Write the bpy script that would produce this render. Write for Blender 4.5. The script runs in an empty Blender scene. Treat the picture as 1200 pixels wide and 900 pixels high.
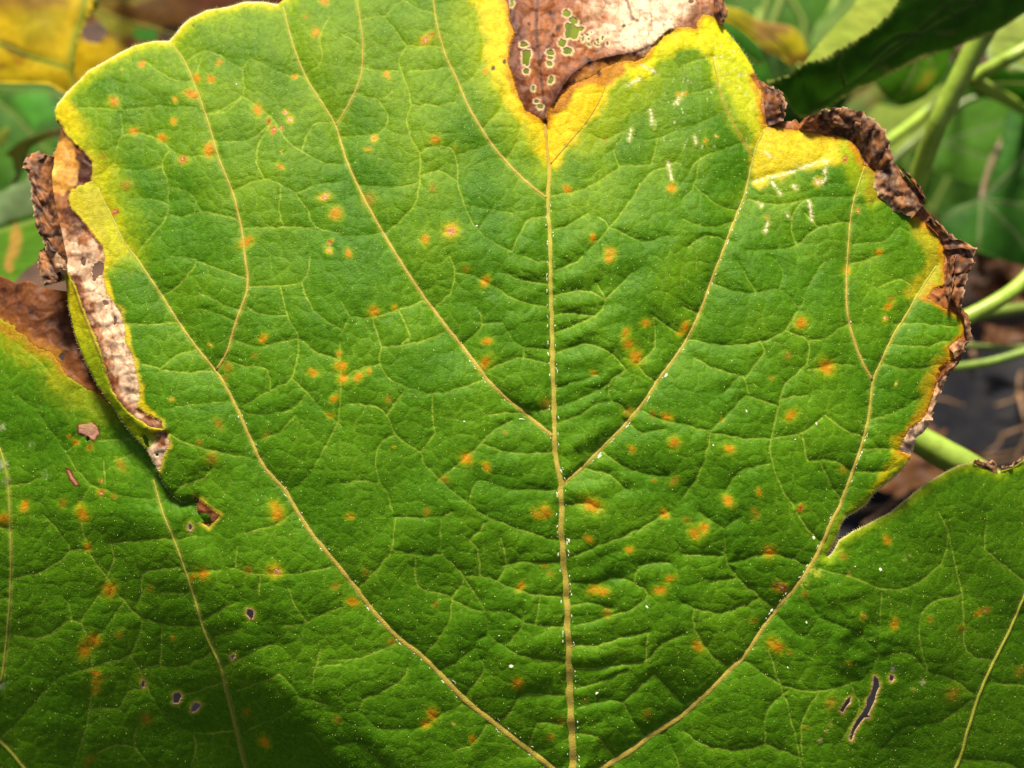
import bpy, math, random
import numpy as np
from mathutils import Vector

# ------------------------------------------------------------------ camera, sky, sun, exposure
scene = bpy.context.scene
PITCH = math.radians(50.0)
PX = 0.00025                       # metres per photograph pixel at the leaf
TANH = 0.36                        # half width / distance (50 mm lens on 36 mm)
D0 = 600 * PX / TANH
LEAF_O = np.array([0.0, 0.0, 0.36])
FW = np.array([0.0, math.cos(PITCH), -math.sin(PITCH)])
UP = np.array([0.0, math.sin(PITCH), math.cos(PITCH)])
RT = np.array([1.0, 0.0, 0.0])
CAM = LEAF_O - D0 * FW

cam_d = bpy.data.cameras.new('camera')
cam_o = bpy.data.objects.new('camera', cam_d)
scene.collection.objects.link(cam_o)
cam_o.location = CAM
cam_o.rotation_euler = (math.pi / 2 - PITCH, 0, 0)
cam_d.lens = 50.0
cam_d.sensor_width = 36.0
cam_d.clip_start = 0.01
cam_d.clip_end = 500.0
cam_d.dof.use_dof = True
cam_d.dof.focus_distance = D0 + 0.006
cam_d.dof.aperture_fstop = 8.5
scene.camera = cam_o

SUN_EL = math.radians(61.0)
SUN_AZ = math.radians(-14.0)       # from +Y, clockwise positive
world = bpy.data.worlds.new('World')
scene.world = world
world.use_nodes = True
wn = world.node_tree
sky = wn.nodes.new('ShaderNodeTexSky')
sky.sky_type = 'NISHITA'
sky.sun_disc = False
sky.sun_elevation = SUN_EL
sky.sun_rotation = SUN_AZ
sky.dust_density = 4.0
wn.nodes['Background'].inputs['Strength'].default_value = 0.05
wn.links.new(sky.outputs[0], wn.nodes['Background'].inputs[0])

sun_d = bpy.data.lights.new('sun', 'SUN')
sun_d.energy = 4.2
sun_d.angle = math.radians(12.0)
sun_d.color = (1.0, 0.93, 0.80)
sun_o = bpy.data.objects.new('sun', sun_d)
scene.collection.objects.link(sun_o)
sv = Vector((math.cos(SUN_EL) * math.sin(SUN_AZ), math.cos(SUN_EL) * math.cos(SUN_AZ), math.sin(SUN_EL)))
sun_o.rotation_euler = sv.to_track_quat('Z', 'Y').to_euler()
sun_o.location = (0, 1, 2)

scene.view_settings.view_transform = 'Standard'
scene.view_settings.look = 'None'
scene.view_settings.gamma = 1.0
scene.view_settings.use_curve_mapping = False
scene.view_settings.exposure = 1.2

rng = np.random.default_rng(7)
random.seed(7)
f32 = np.float32

# ------------------------------------------------------------------ helpers: space
TILT = math.radians(13.0)
LN = -FW * math.cos(TILT) + UP * math.sin(TILT)      # leaf plane normal


def rays(x, y):
    x = np.asarray(x, dtype=np.float64); y = np.asarray(y, dtype=np.float64)
    a = (x - 600) / 600 * TANH
    b = (450 - y) / 600 * TANH
    return FW[None, :] + a.reshape(-1, 1) * RT[None, :] + b.reshape(-1, 1) * UP[None, :]


def on_leaf(x, y, h):
    """points on the leaf plane, h pixels above it"""
    d = rays(x, y)
    h = np.asarray(h, dtype=np.float64).reshape(-1) * PX
    t = (h - np.dot(CAM - LEAF_O, LN)) / (d @ LN)
    return CAM[None, :] + t[:, None] * d


def at(x, y, t):
    """points at forward distance t (metres) seen towards x, y"""
    d = rays(x, y)
    t = np.broadcast_to(np.asarray(t, dtype=np.float64).reshape(-1), (d.shape[0],))
    return CAM[None, :] + t[:, None] * d


def ground_t(x, y):
    d = rays([x], [y])[0]
    return -CAM[2] / d[2]


# ------------------------------------------------------------------ helpers: noise
_perm = np.random.default_rng(3).permutation(512).astype(np.int64)
_ga = np.random.default_rng(4).uniform(0, 2 * np.pi, 512)
_gx = np.cos(_ga).astype(f32); _gy = np.sin(_ga).astype(f32)


def perlin(x, y, seed=0):
    x = np.asarray(x, dtype=f32); y = np.asarray(y, dtype=f32)
    xi = np.floor(x).astype(np.int64); yi = np.floor(y).astype(np.int64)
    xf = x - xi; yf = y - yi
    u = xf * xf * xf * (xf * (xf * 6 - 15) + 10); v = yf * yf * yf * (yf * (yf * 6 - 15) + 10)

    def g(ix, iy, dx, dy):
        h = _perm[(_perm[(ix + seed * 37) & 511] + iy) & 511]
        return _gx[h] * dx + _gy[h] * dy
    a = g(xi, yi, xf, yf); b = g(xi + 1, yi, xf - 1, yf)
    c = g(xi, yi + 1, xf, yf - 1); d = g(xi + 1, yi + 1, xf - 1, yf - 1)
    return ((a + u * (b - a)) * (1 - v) + (c + u * (d - c)) * v) * 1.5


def fbm(x, y, seed=0, octv=3):
    s = 0; a = 1.0
    for o in range(octv):
        s = s + a * perlin(x * 2 ** o, y * 2 ** o, seed + o * 5)
        a *= 0.5
    return s


def sstep(a, b, x):
    t = np.clip((x - a) / (b - a), 0, 1)
    return t * t * (3 - 2 * t)


def mixc(c, col, w):
    return c * (1 - w[..., None]) + np.asarray(col, dtype=f32) * w[..., None]


def inside(px, py, poly):
    px = np.asarray(px, dtype=f32); py = np.asarray(py, dtype=f32)
    r = np.zeros(px.shape, dtype=bool)
    n = len(poly)
    for i in range(n):
        x1, y1 = poly[i]; x2, y2 = poly[(i + 1) % n]
        if y1 == y2:
            continue
        c = (py >= min(y1, y2)) & (py < max(y1, y2))
        if not c.any():
            continue
        xs = x1 + (py[c] - y1) * (x2 - x1) / (y2 - y1)
        r[c] ^= px[c] < xs
    return r


def seg_d(px, py, a, b):
    dx = b[0] - a[0]; dy = b[1] - a[1]
    L = dx * dx + dy * dy + 1e-9
    t = np.clip(((px - a[0]) * dx + (py - a[1]) * dy) / L, 0, 1)
    return np.sqrt((px - a[0] - t * dx) ** 2 + (py - a[1] - t * dy) ** 2)


def catmull(pts, step=6.0):
    p = [np.array(q, dtype=float) for q in pts]
    p = [2 * p[0] - p[1]] + p + [2 * p[-1] - p[-2]]
    out = []
    for i in range(1, len(p) - 2):
        n = max(1, int(np.linalg.norm(p[i + 1] - p[i]) / step))
        for k in range(n):
            t = k / n
            out.append(0.5 * ((2 * p[i]) + (-p[i - 1] + p[i + 1]) * t + (2 * p[i - 1] - 5 * p[i] + 4 * p[i + 1] - p[i + 2]) * t * t
                              + (-p[i - 1] + 3 * p[i] - 3 * p[i + 1] + p[i + 2]) * t ** 3))
    out.append(p[-2])
    return np.array(out)


class Lattice:
    def __init__(s, x0, y0, x1, y1, sp):
        s.sp = sp; s.x0 = x0; s.y0 = y0
        s.nx = int((x1 - x0) / sp) + 1; s.ny = int((y1 - y0) / sp) + 1
        s.xs = (x0 + np.arange(s.nx) * sp).astype(f32); s.ys = (y0 + np.arange(s.ny) * sp).astype(f32)
        s.X, s.Y = np.meshgrid(s.xs, s.ys)

    def sl(s, xa, ya, xb, yb):
        i0 = max(0, int((xa - s.x0) / s.sp)); i1 = min(s.nx, int((xb - s.x0) / s.sp) + 2)
        j0 = max(0, int((ya - s.y0) / s.sp)); j1 = min(s.ny, int((yb - s.y0) / s.sp) + 2)
        return slice(j0, max(j0, j1)), slice(i0, max(i0, i1))

    def line_dist(s, lines, reach, X=None, Y=None, closed=False):
        X = s.X if X is None else X; Y = s.Y if Y is None else Y
        D = np.full(s.X.shape, reach, dtype=f32)
        for ln in lines:
            n = len(ln)
            for k in range(n if closed else n - 1):
                a = ln[k]; b = ln[(k + 1) % n]
                q = s.sl(min(a[0], b[0]) - reach - 8, min(a[1], b[1]) - reach - 8, max(a[0], b[0]) + reach + 8, max(a[1], b[1]) + reach + 8)
                if X[q].size:
                    D[q] = np.minimum(D[q], seg_d(X[q], Y[q], a, b))
        return D

    def signed(s, poly, reach, X=None, Y=None):
        """negative inside"""
        X = s.X if X is None else X; Y = s.Y if Y is None else Y
        D = s.line_dist([poly], reach, X, Y, True)
        return np.where(inside(X, Y, poly), -D, D)

    def sample(s, F, x, y):
        fx = np.clip((np.asarray(x) - s.x0) / s.sp, 0, s.nx - 1.001); fy = np.clip((np.asarray(y) - s.y0) / s.sp, 0, s.ny - 1.001)
        i = fx.astype(int); j = fy.astype(int); u = fx - i; v = fy - j
        return (F[j, i] * (1 - u) + F[j, i + 1] * u) * (1 - v) + (F[j + 1, i] * (1 - u) + F[j + 1, i + 1] * u) * v


# ------------------------------------------------------------------ helpers: objects
coll = scene.collection


def link(o, parent=None):
    coll.objects.link(o)
    if parent is not None:
        o.parent = parent
    return o


def tag(o, label, cat, group=None):
    o['label'] = label; o['category'] = cat
    if group:
        o['group'] = group
    return o


def thing(name, label, cat, loc=(0, 0, 0), group=None):
    o = bpy.data.objects.new(name, None)
    o.empty_display_size = 0.02
    link(o); o.location = loc
    return tag(o, label, cat, group)


def mesh_obj(name, V, F, mat, parent=None, col=None, smooth=True, origin=None):
    """F: (n,4) or (n,3) int array, V world coordinates"""
    V = np.asarray(V, dtype=np.float64)
    F = np.asarray(F, dtype=np.int32)
    if parent is not None:
        V = V - np.array(parent.matrix_basis.translation if parent.parent is None else parent.parent.matrix_basis.translation)
    elif origin is not None:
        V = V - np.asarray(origin)
    me = bpy.data.meshes.new(name)
    me.vertices.add(len(V)); me.vertices.foreach_set('co', V.astype(f32).ravel())
    k = F.shape[1]
    me.loops.add(F.size); me.loops.foreach_set('vertex_index', F.ravel())
    me.polygons.add(len(F)); me.polygons.foreach_set('loop_start', np.arange(0, F.size, k, dtype=np.int32))
    me.update(calc_edges=True)
    me.polygons.foreach_set('use_smooth', np.full(len(F), smooth))
    if col is not None:
        a = me.color_attributes.new('tint', 'FLOAT_COLOR', 'POINT')
        c = np.ones((len(V), 4), dtype=f32); c[:, :3] = np.asarray(col, dtype=f32)
        a.data.foreach_set('color', c.ravel())
    me.materials.append(mat)
    me.validate()
    o = bpy.data.objects.new(name, me)
    if parent is None and origin is not None:
        o.location = origin
    return link(o, parent)


def tube(path, rad, seg=8, flat=1.0, nrm=None):
    """tube along path (n,3) with radii; flat squashes along nrm"""
    P = np.asarray(path, dtype=float); n = len(P)
    R = np.broadcast_to(np.asarray(rad, dtype=float), (n,))
    T = np.gradient(P, axis=0); T /= np.linalg.norm(T, axis=1)[:, None] + 1e-12
    ref = np.array(nrm if nrm is not None else (0.3, 0.2, 0.93))
    A = np.cross(T, ref); A /= np.linalg.norm(A, axis=1)[:, None] + 1e-12
    B = np.cross(A, T)
    an = np.arange(seg) / seg * 2 * np.pi
    V = P[:, None, :] + R[:, None, None] * (np.cos(an)[None, :, None] * A[:, None, :] + flat * np.sin(an)[None, :, None] * B[:, None, :])
    V = V.reshape(-1, 3)
    i = np.arange(n - 1)[:, None] * seg; k = np.arange(seg)[None, :]; k2 = (k + 1) % seg
    F = np.stack([i + k, i + k2, i + seg + k2, i + seg + k], -1).reshape(-1, 4)
    # caps
    V = np.vstack([V, P[0], P[-1]])
    c0, c1 = len(V) - 2, len(V) - 1
    cap = []
    for q in range(seg):
        q2 = (q + 1) % seg
        cap.append([c0, q2, q, c0]); cap.append([c1, (n - 1) * seg + q, (n - 1) * seg + q2, c1])
    tri = np.array(cap)[:, :3]
    return V, F, tri


def tube_obj(name, path, rad, mat, parent=None, seg=8, col=None, flat=1.0, nrm=None, origin=None):
    V, F, tri = tube(path, rad, seg, flat, nrm)
    # quads only + caps as degenerate-free quads built from triangle pairs
    n = len(path)
    caps = []
    for base, c in ((0, len(V) - 2), ((n - 1) * seg, len(V) - 1)):
        for q in range(0, seg, 2):
            a, b, d = base + q, base + (q + 1) % seg, base + (q + 2) % seg
            caps.append([c, d, b, a] if base == 0 else [c, a, b, d])
    F = np.vstack([F, np.array(caps)])
    cc = None if col is None else np.broadcast_to(np.asarray(col, dtype=f32), (len(V), 3)) if np.ndim(col) == 1 else np.vstack([np.repeat(col, seg, 0), col[:1], col[-1:]])
    return mesh_obj(name, V, F, mat, parent, cc, True, origin)


# ------------------------------------------------------------------ materials
def new_mat(name):
    m = bpy.data.materials.new(name); m.use_nodes = True
    nt = m.node_tree
    return m, nt, nt.nodes['Principled BSDF'], nt.nodes['Material Output']


def leaf_material(name, rough, spec, trans, var=0.25, bump=0.25, nscale=700.0, bscale=1800.0, sheen=0.0, coat=0.0):
    m, nt, p, out = new_mat(name)
    N = nt.nodes; L = nt.links
    at_ = N.new('ShaderNodeAttribute'); at_.attribute_name = 'tint'
    tc = N.new('ShaderNodeTexCoord')
    n1 = N.new('ShaderNodeTexNoise'); n1.inputs['Scale'].default_value = nscale; n1.inputs['Detail'].default_value = 3
    L.new(tc.outputs['Object'], n1.inputs['Vector'])
    mr = N.new('ShaderNodeMapRange'); mr.inputs[3].default_value = 1 - var; mr.inputs[4].default_value = 1 + var
    mr.inputs[1].default_value = 0.25; mr.inputs[2].default_value = 0.75
    L.new(n1.outputs['Fac'], mr.inputs[0])
    mul = N.new('ShaderNodeVectorMath'); mul.operation = 'SCALE'
    L.new(at_.outputs['Color'], mul.inputs[0]); L.new(mr.outputs[0], mul.inputs['Scale'])
    L.new(mul.outputs[0], p.inputs['Base Color'])
    p.inputs['Roughness'].default_value = rough
    p.inputs['Specular IOR Level'].default_value = spec
    p.inputs['Coat Weight'].default_value = coat
    p.inputs['Sheen Weight'].default_value = sheen
    n2 = N.new('ShaderNodeTexNoise'); n2.inputs['Scale'].default_value = bscale; n2.inputs['Detail'].default_value = 3
    L.new(tc.outputs['Object'], n2.inputs['Vector'])
    b = N.new('ShaderNodeBump'); b.inputs['Strength'].default_value = bump; b.inputs['Distance'].default_value = 0.0004
    L.new(n2.outputs['Fac'], b.inputs['Height'])
    L.new(b.outputs[0], p.inputs['Normal'])
    if trans > 0:
        t = N.new('ShaderNodeBsdfTranslucent')
        L.new(mul.outputs[0], t.inputs['Color']); L.new(b.outputs[0], t.inputs['Normal'])
        mx = N.new('ShaderNodeMixShader'); mx.inputs[0].default_value = trans
        L.new(p.outputs[0], mx.inputs[1]); L.new(t.outputs[0], mx.inputs[2])
        L.new(mx.outputs[0], out.inputs['Surface'])
    return m


M_LEAF = leaf_material('living_leaf', 0.48, 0.08, 0.25, var=0.24, bump=0.5)
M_DEAD = leaf_material('dead_leaf', 0.5, 0.12, 0.18, var=0.30, bump=0.18, nscale=900, bscale=1500)
M_VEIN = leaf_material('vein', 0.55, 0.2, 0.2, var=0.18, bump=0.5, nscale=1600, bscale=3000)
M_HAIR = leaf_material('hair', 0.5, 0.3, 0.5, var=0.05, bump=0.0)
M_FLECK = leaf_material('fleck', 0.5, 0.5, 0.0, var=0.05, bump=0.1)
M_STALK = leaf_material('stalk', 0.45, 0.4, 0.0, var=0.2, bump=0.3, nscale=250, bscale=700)
M_BACK = leaf_material('background_leaf', 0.55, 0.07, 0.28, var=0.25, bump=0.3, nscale=160, bscale=500)


def soil_material():
    m, nt, p, out = new_mat('soil')
    N = nt.nodes; L = nt.links
    tc = N.new('ShaderNodeTexCoord')
    n1 = N.new('ShaderNodeTexNoise'); n1.inputs['Scale'].default_value = 45; n1.inputs['Detail'].default_value = 8
    L.new(tc.outputs['Object'], n1.inputs['Vector'])
    r = N.new('ShaderNodeValToRGB')
    r.color_ramp.elements[0].position = 0.3; r.color_ramp.elements[0].color = (0.018, 0.008, 0.004, 1)
    r.color_ramp.elements[1].position = 0.7; r.color_ramp.elements[1].color = (0.095, 0.042, 0.018, 1)
    L.new(n1.outputs['Fac'], r.inputs[0]); L.new(r.outputs[0], p.inputs['Base Color'])
    p.inputs['Roughness'].default_value = 0.9
    b = N.new('ShaderNodeBump'); b.inputs['Distance'].default_value = 0.01; b.inputs['Strength'].default_value = 0.8
    L.new(n1.outputs['Fac'], b.inputs['Height']); L.new(b.outputs[0], p.inputs['Normal'])
    return m


def film_material():
    m, nt, p, out = new_mat('mulch_film')
    N = nt.nodes; L = nt.links
    tc = N.new('ShaderNodeTexCoord')
    n1 = N.new('ShaderNodeTexNoise'); n1.inputs['Scale'].default_value = 60; n1.inputs['Detail'].default_value = 8
    L.new(tc.outputs['Object'], n1.inputs['Vector'])
    r = N.new('ShaderNodeValToRGB')
    r.color_ramp.elements[0].position = 0.4; r.color_ramp.elements[0].color = (0.006, 0.006, 0.009, 1)
    r.color_ramp.elements[1].position = 0.75; r.color_ramp.elements[1].color = (0.020, 0.017, 0.016, 1)
    L.new(n1.outputs['Fac'], r.inputs[0]); L.new(r.outputs[0], p.inputs['Base Color'])
    p.inputs['Roughness'].default_value = 0.7
    p.inputs['Specular IOR Level'].default_value = 0.15
    b = N.new('ShaderNodeBump'); b.inputs['Distance'].default_value = 0.004; b.inputs['Strength'].default_value = 0.6
    L.new(n1.outputs['Fac'], b.inputs['Height']); L.new(b.outputs[0], p.inputs['Normal'])
    return m


M_SOIL = soil_material()
M_FILM = film_material()

# ------------------------------------------------------------------ ground
g = np.concatenate([-np.geomspace(200, 1.3, 14), np.linspace(-1.1, 1.1, 111), np.geomspace(1.3, 200, 14)])
gx, gy = np.meshgrid(g, g + 0.6)
near = np.exp(-((gx / 1.5) ** 2 + ((gy - 0.6) / 1.5) ** 2))
gz = near * (0.012 * fbm(gx * 9, gy * 9, 11, 3) - 0.006)
n = len(g)
ii = (np.arange(n - 1)[:, None] * n + np.arange(n - 1)[None, :]).ravel()
GF = np.stack([ii, ii + 1, ii + n + 1, ii + n], -1)
o = mesh_obj('ground', np.stack([gx, gy, gz], -1).reshape(-1, 3), GF, M_SOIL)
o['kind'] = 'structure'
# a strip of black mulch film on the bed, wrinkled; extended under the leaf to darken its slits
fx, fy = np.meshgrid(np.linspace(-0.48, 0.66, 190), np.linspace(-0.5, 0.325, 150))
fz = 0.018 + 0.006 * fbm(fx * 18 + 3, fy * 14, 21, 3)
fxx = fx + 0.02 * perlin(fy * 8, fx * 3, 5)
n1_, n2_ = fx.shape
ii = (np.arange(n1_ - 1)[:, None] * n2_ + np.arange(n2_ - 1)[None, :]).ravel()
o = mesh_obj('mulch_film', np.stack([fxx, fy, fz], -1).reshape(-1, 3), np.stack([ii, ii + 1, ii + n2_ + 1, ii + n2_], -1), M_FILM)
o['kind'] = 'structure'

# ------------------------------------------------------------------ main leaf: traced plan
OUT_R = [(332, 0), (350, -18), (420, -45), (520, -62), (600, -58), (700, -62), (790, -45), (838, -22), (845, 0), (851, 13), (849, 25), (847, 29),
         (853, 38), (867, 55), (880, 75), (888, 93), (900, 102), (911, 105), (908, 110), (918, 115), (922, 128), (917, 131), (919, 142), (928, 142), (932, 139),
         (937, 145), (943, 138), (950, 135), (957, 137), (965, 142), (972, 146), (985, 145), (1000, 146), (1014, 152), (1024, 162), (1033, 172), (1042, 184),
         (1048, 190), (1056, 205), (1068, 219), (1078, 233), (1082, 243), (1093, 257), (1105, 268), (1115, 278), (1128, 290), (1138, 293), (1136, 304), (1135, 313),
         (1130, 330), (1127, 350), (1126, 363), (1132, 369), (1136, 383), (1136, 397), (1131, 409), (1123, 427), (1113, 437), (1107, 449), (1100, 463),
         (1092, 483), (1090, 496), (1082, 507), (1073, 513), (1071, 525), (1067, 537), (1058, 550), (1045, 562), (1025, 578), (1015, 592), (1003, 600),
         (992, 606), (986, 615), (982, 628), (976, 640), (968, 652), (971, 652), (977, 645), (983, 633), (1000, 622), (1020, 612), (1043, 600), (1065, 582),
         (1083, 567), (1107, 553), (1123, 545), (1140, 541), (1150, 546), (1157, 546), (1163, 542), (1170, 553), (1178, 547), (1188, 545), (1194, 541), (1200, 535),
         (1260, 540), (1330, 600), (1365, 700), (1350, 820), (1290, 910), (1150, 985), (1000, 1015), (850, 1000), (740, 968), (690, 948), (668, 938)]
OUT_BOT = [(640, 950), (600, 990), (480, 1030), (350, 1040)]
OUT_L = [(245, 614), (236, 608), (231, 598), (231, 585), (224, 586), (212, 587), (200, 577), (190, 563), (184, 549), (172, 528), (158, 512), (143, 493), (130, 473),
         (115, 453), (100, 423), (88, 393), (80, 357), (77, 328), (52, 335), (48, 322), (44, 308), (47, 298), (53, 292), (52, 282), (47, 273), (42, 260),
         (43, 250), (40, 237), (37.5, 217), (34, 200), (28, 188), (33, 181), (45, 177.5), (57, 182), (62, 183), (67, 172), (72, 150), (66, 141), (64, 130),
         (67, 122), (78, 108), (92, 95), (103, 83), (123, 72), (140, 62), (158, 53), (180, 48), (198, 48), (205, 40), (213, 30), (222, 22), (242, 12),
         (267, 8), (287, 2), (308, 2), (325, 5)]
POLY_A = OUT_R + OUT_BOT + [(240, 900), (200, 640)] + OUT_L
POLY_B = [(0, 323), (10, 327), (20, 332), (30, 329), (37, 330), (50, 337), (100, 345), (150, 400), (210, 480), (255, 560), (245, 614), (300, 700), (480, 1030),
          (350, 1040), (100, 1020), (-50, 960), (-150, 850), (-205, 700), (-190, 520), (-120, 385), (-50, 328)]
VS = 612.0

MAIN = {
    'midrib': ([(668, 938), (672, 900), (670, 853), (667, 787), (665, 733), (662, 673), (658, 620), (658, 597), (657, 565), (651, 532), (649, 487), (648, 433), (646, 367),
                (645, 320), (645, 293), (643, 253), (642, 230), (644, 200), (641, 173), (639, 145)], 7.6, 3.2),
    'L1': ([(667, 926), (647, 899), (613, 873), (580, 847), (543, 817), (500, 773), (467, 747), (443, 722), (420, 693), (400, 667), (367, 627), (348, 598), (333, 573),
            (310, 547), (293, 513), (277, 477), (263, 450), (253, 435), (233, 410), (213, 383), (190, 347), (163, 307), (145, 283), (133, 258), (120, 233), (115, 220)], 6.0, 1.3),
    'L1b': ([(254, 434), (267, 410), (277, 377), (290, 337), (287, 300), (283, 267), (273, 227), (257, 187), (247, 153), (237, 123), (227, 97), (217, 73), (202, 52)], 2.1, 0.9),
    'L2': ([(649, 512), (630, 497), (600, 472), (573, 447), (547, 413), (517, 375), (493, 343), (467, 303), (447, 270), (425, 230), (407, 190), (393, 147), (377, 120),
            (360, 93), (347, 63), (337, 30), (332, 8)], 3.8, 1.1),
    'L2b': ([(393, 147), (400, 137), (413, 113), (423, 87), (425, 50), (420, 10), (416, -25)], 1.2, 0.6),
    'L3': ([(641, 233), (613, 210), (587, 183), (570, 160), (550, 127), (537, 97), (523, 67), (513, 33), (508, 0), (506, -40)], 2.2, 1.0),
    'R1': ([(672, 922), (707, 898), (733, 883), (760, 863), (783, 848), (800, 837), (827, 813), (853, 787), (873, 767), (893, 737), (913, 710), (933, 687), (950, 663),
            (963, 637), (976, 607), (983, 595), (997, 557), (1010, 520), (1018, 487), (1023, 447), (1033, 423), (1047, 393), (1063, 367), (1077, 343), (1097, 312)], 6.0, 1.6),
    'R1b': ([(1022, 446), (1010, 423), (1000, 397), (993, 367), (992, 333), (993, 303), (997, 253), (1003, 227), (1013, 195)], 2.0, 1.0),
    'R2': ([(658, 569), (680, 550), (707, 523), (733, 497), (753, 473), (773, 443), (790, 420), (803, 400), (820, 367), (833, 330), (845, 300), (860, 260), (872, 230),
            (880, 197), (886, 173), (896, 152)], 3.7, 1.4),
    'R2b': ([(883, 184), (872, 167), (853, 133), (843, 103), (835, 67)], 1.1, 0.6),
    'R3': ([(645, 193), (667, 167), (687, 143), (703, 117), (713, 93), (726, 70)], 1.3, 0.7),
    'LB': ([(180, 562), (190, 598), (203, 630), (217, 667), (230, 707), (240, 740), (257, 777), (267, 813), (277, 853), (288, 898), (310, 950), (360, 985), (470, 985), (600, 960), (662, 938)], 1.0, 4.6),
    'LB2': ([(0, 525), (8, 555), (11, 590), (12, 620), (13, 660), (11, 715), (4, 785), (0, 800)], 1.4, 1.8),
    'LB3': ([(-40, 840), (0, 868), (25, 895), (60, 940)], 2.6, 3.0),
    'R4': ([(1225, 640), (1199, 700), (1183, 737), (1163, 777), (1147, 813), (1133, 857), (1120, 897), (1085, 945), (900, 965), (700, 940)], 2.0, 4.0),
}
MAINP = {k: catmull(v[0]) for k, v in MAIN.items()}

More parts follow.
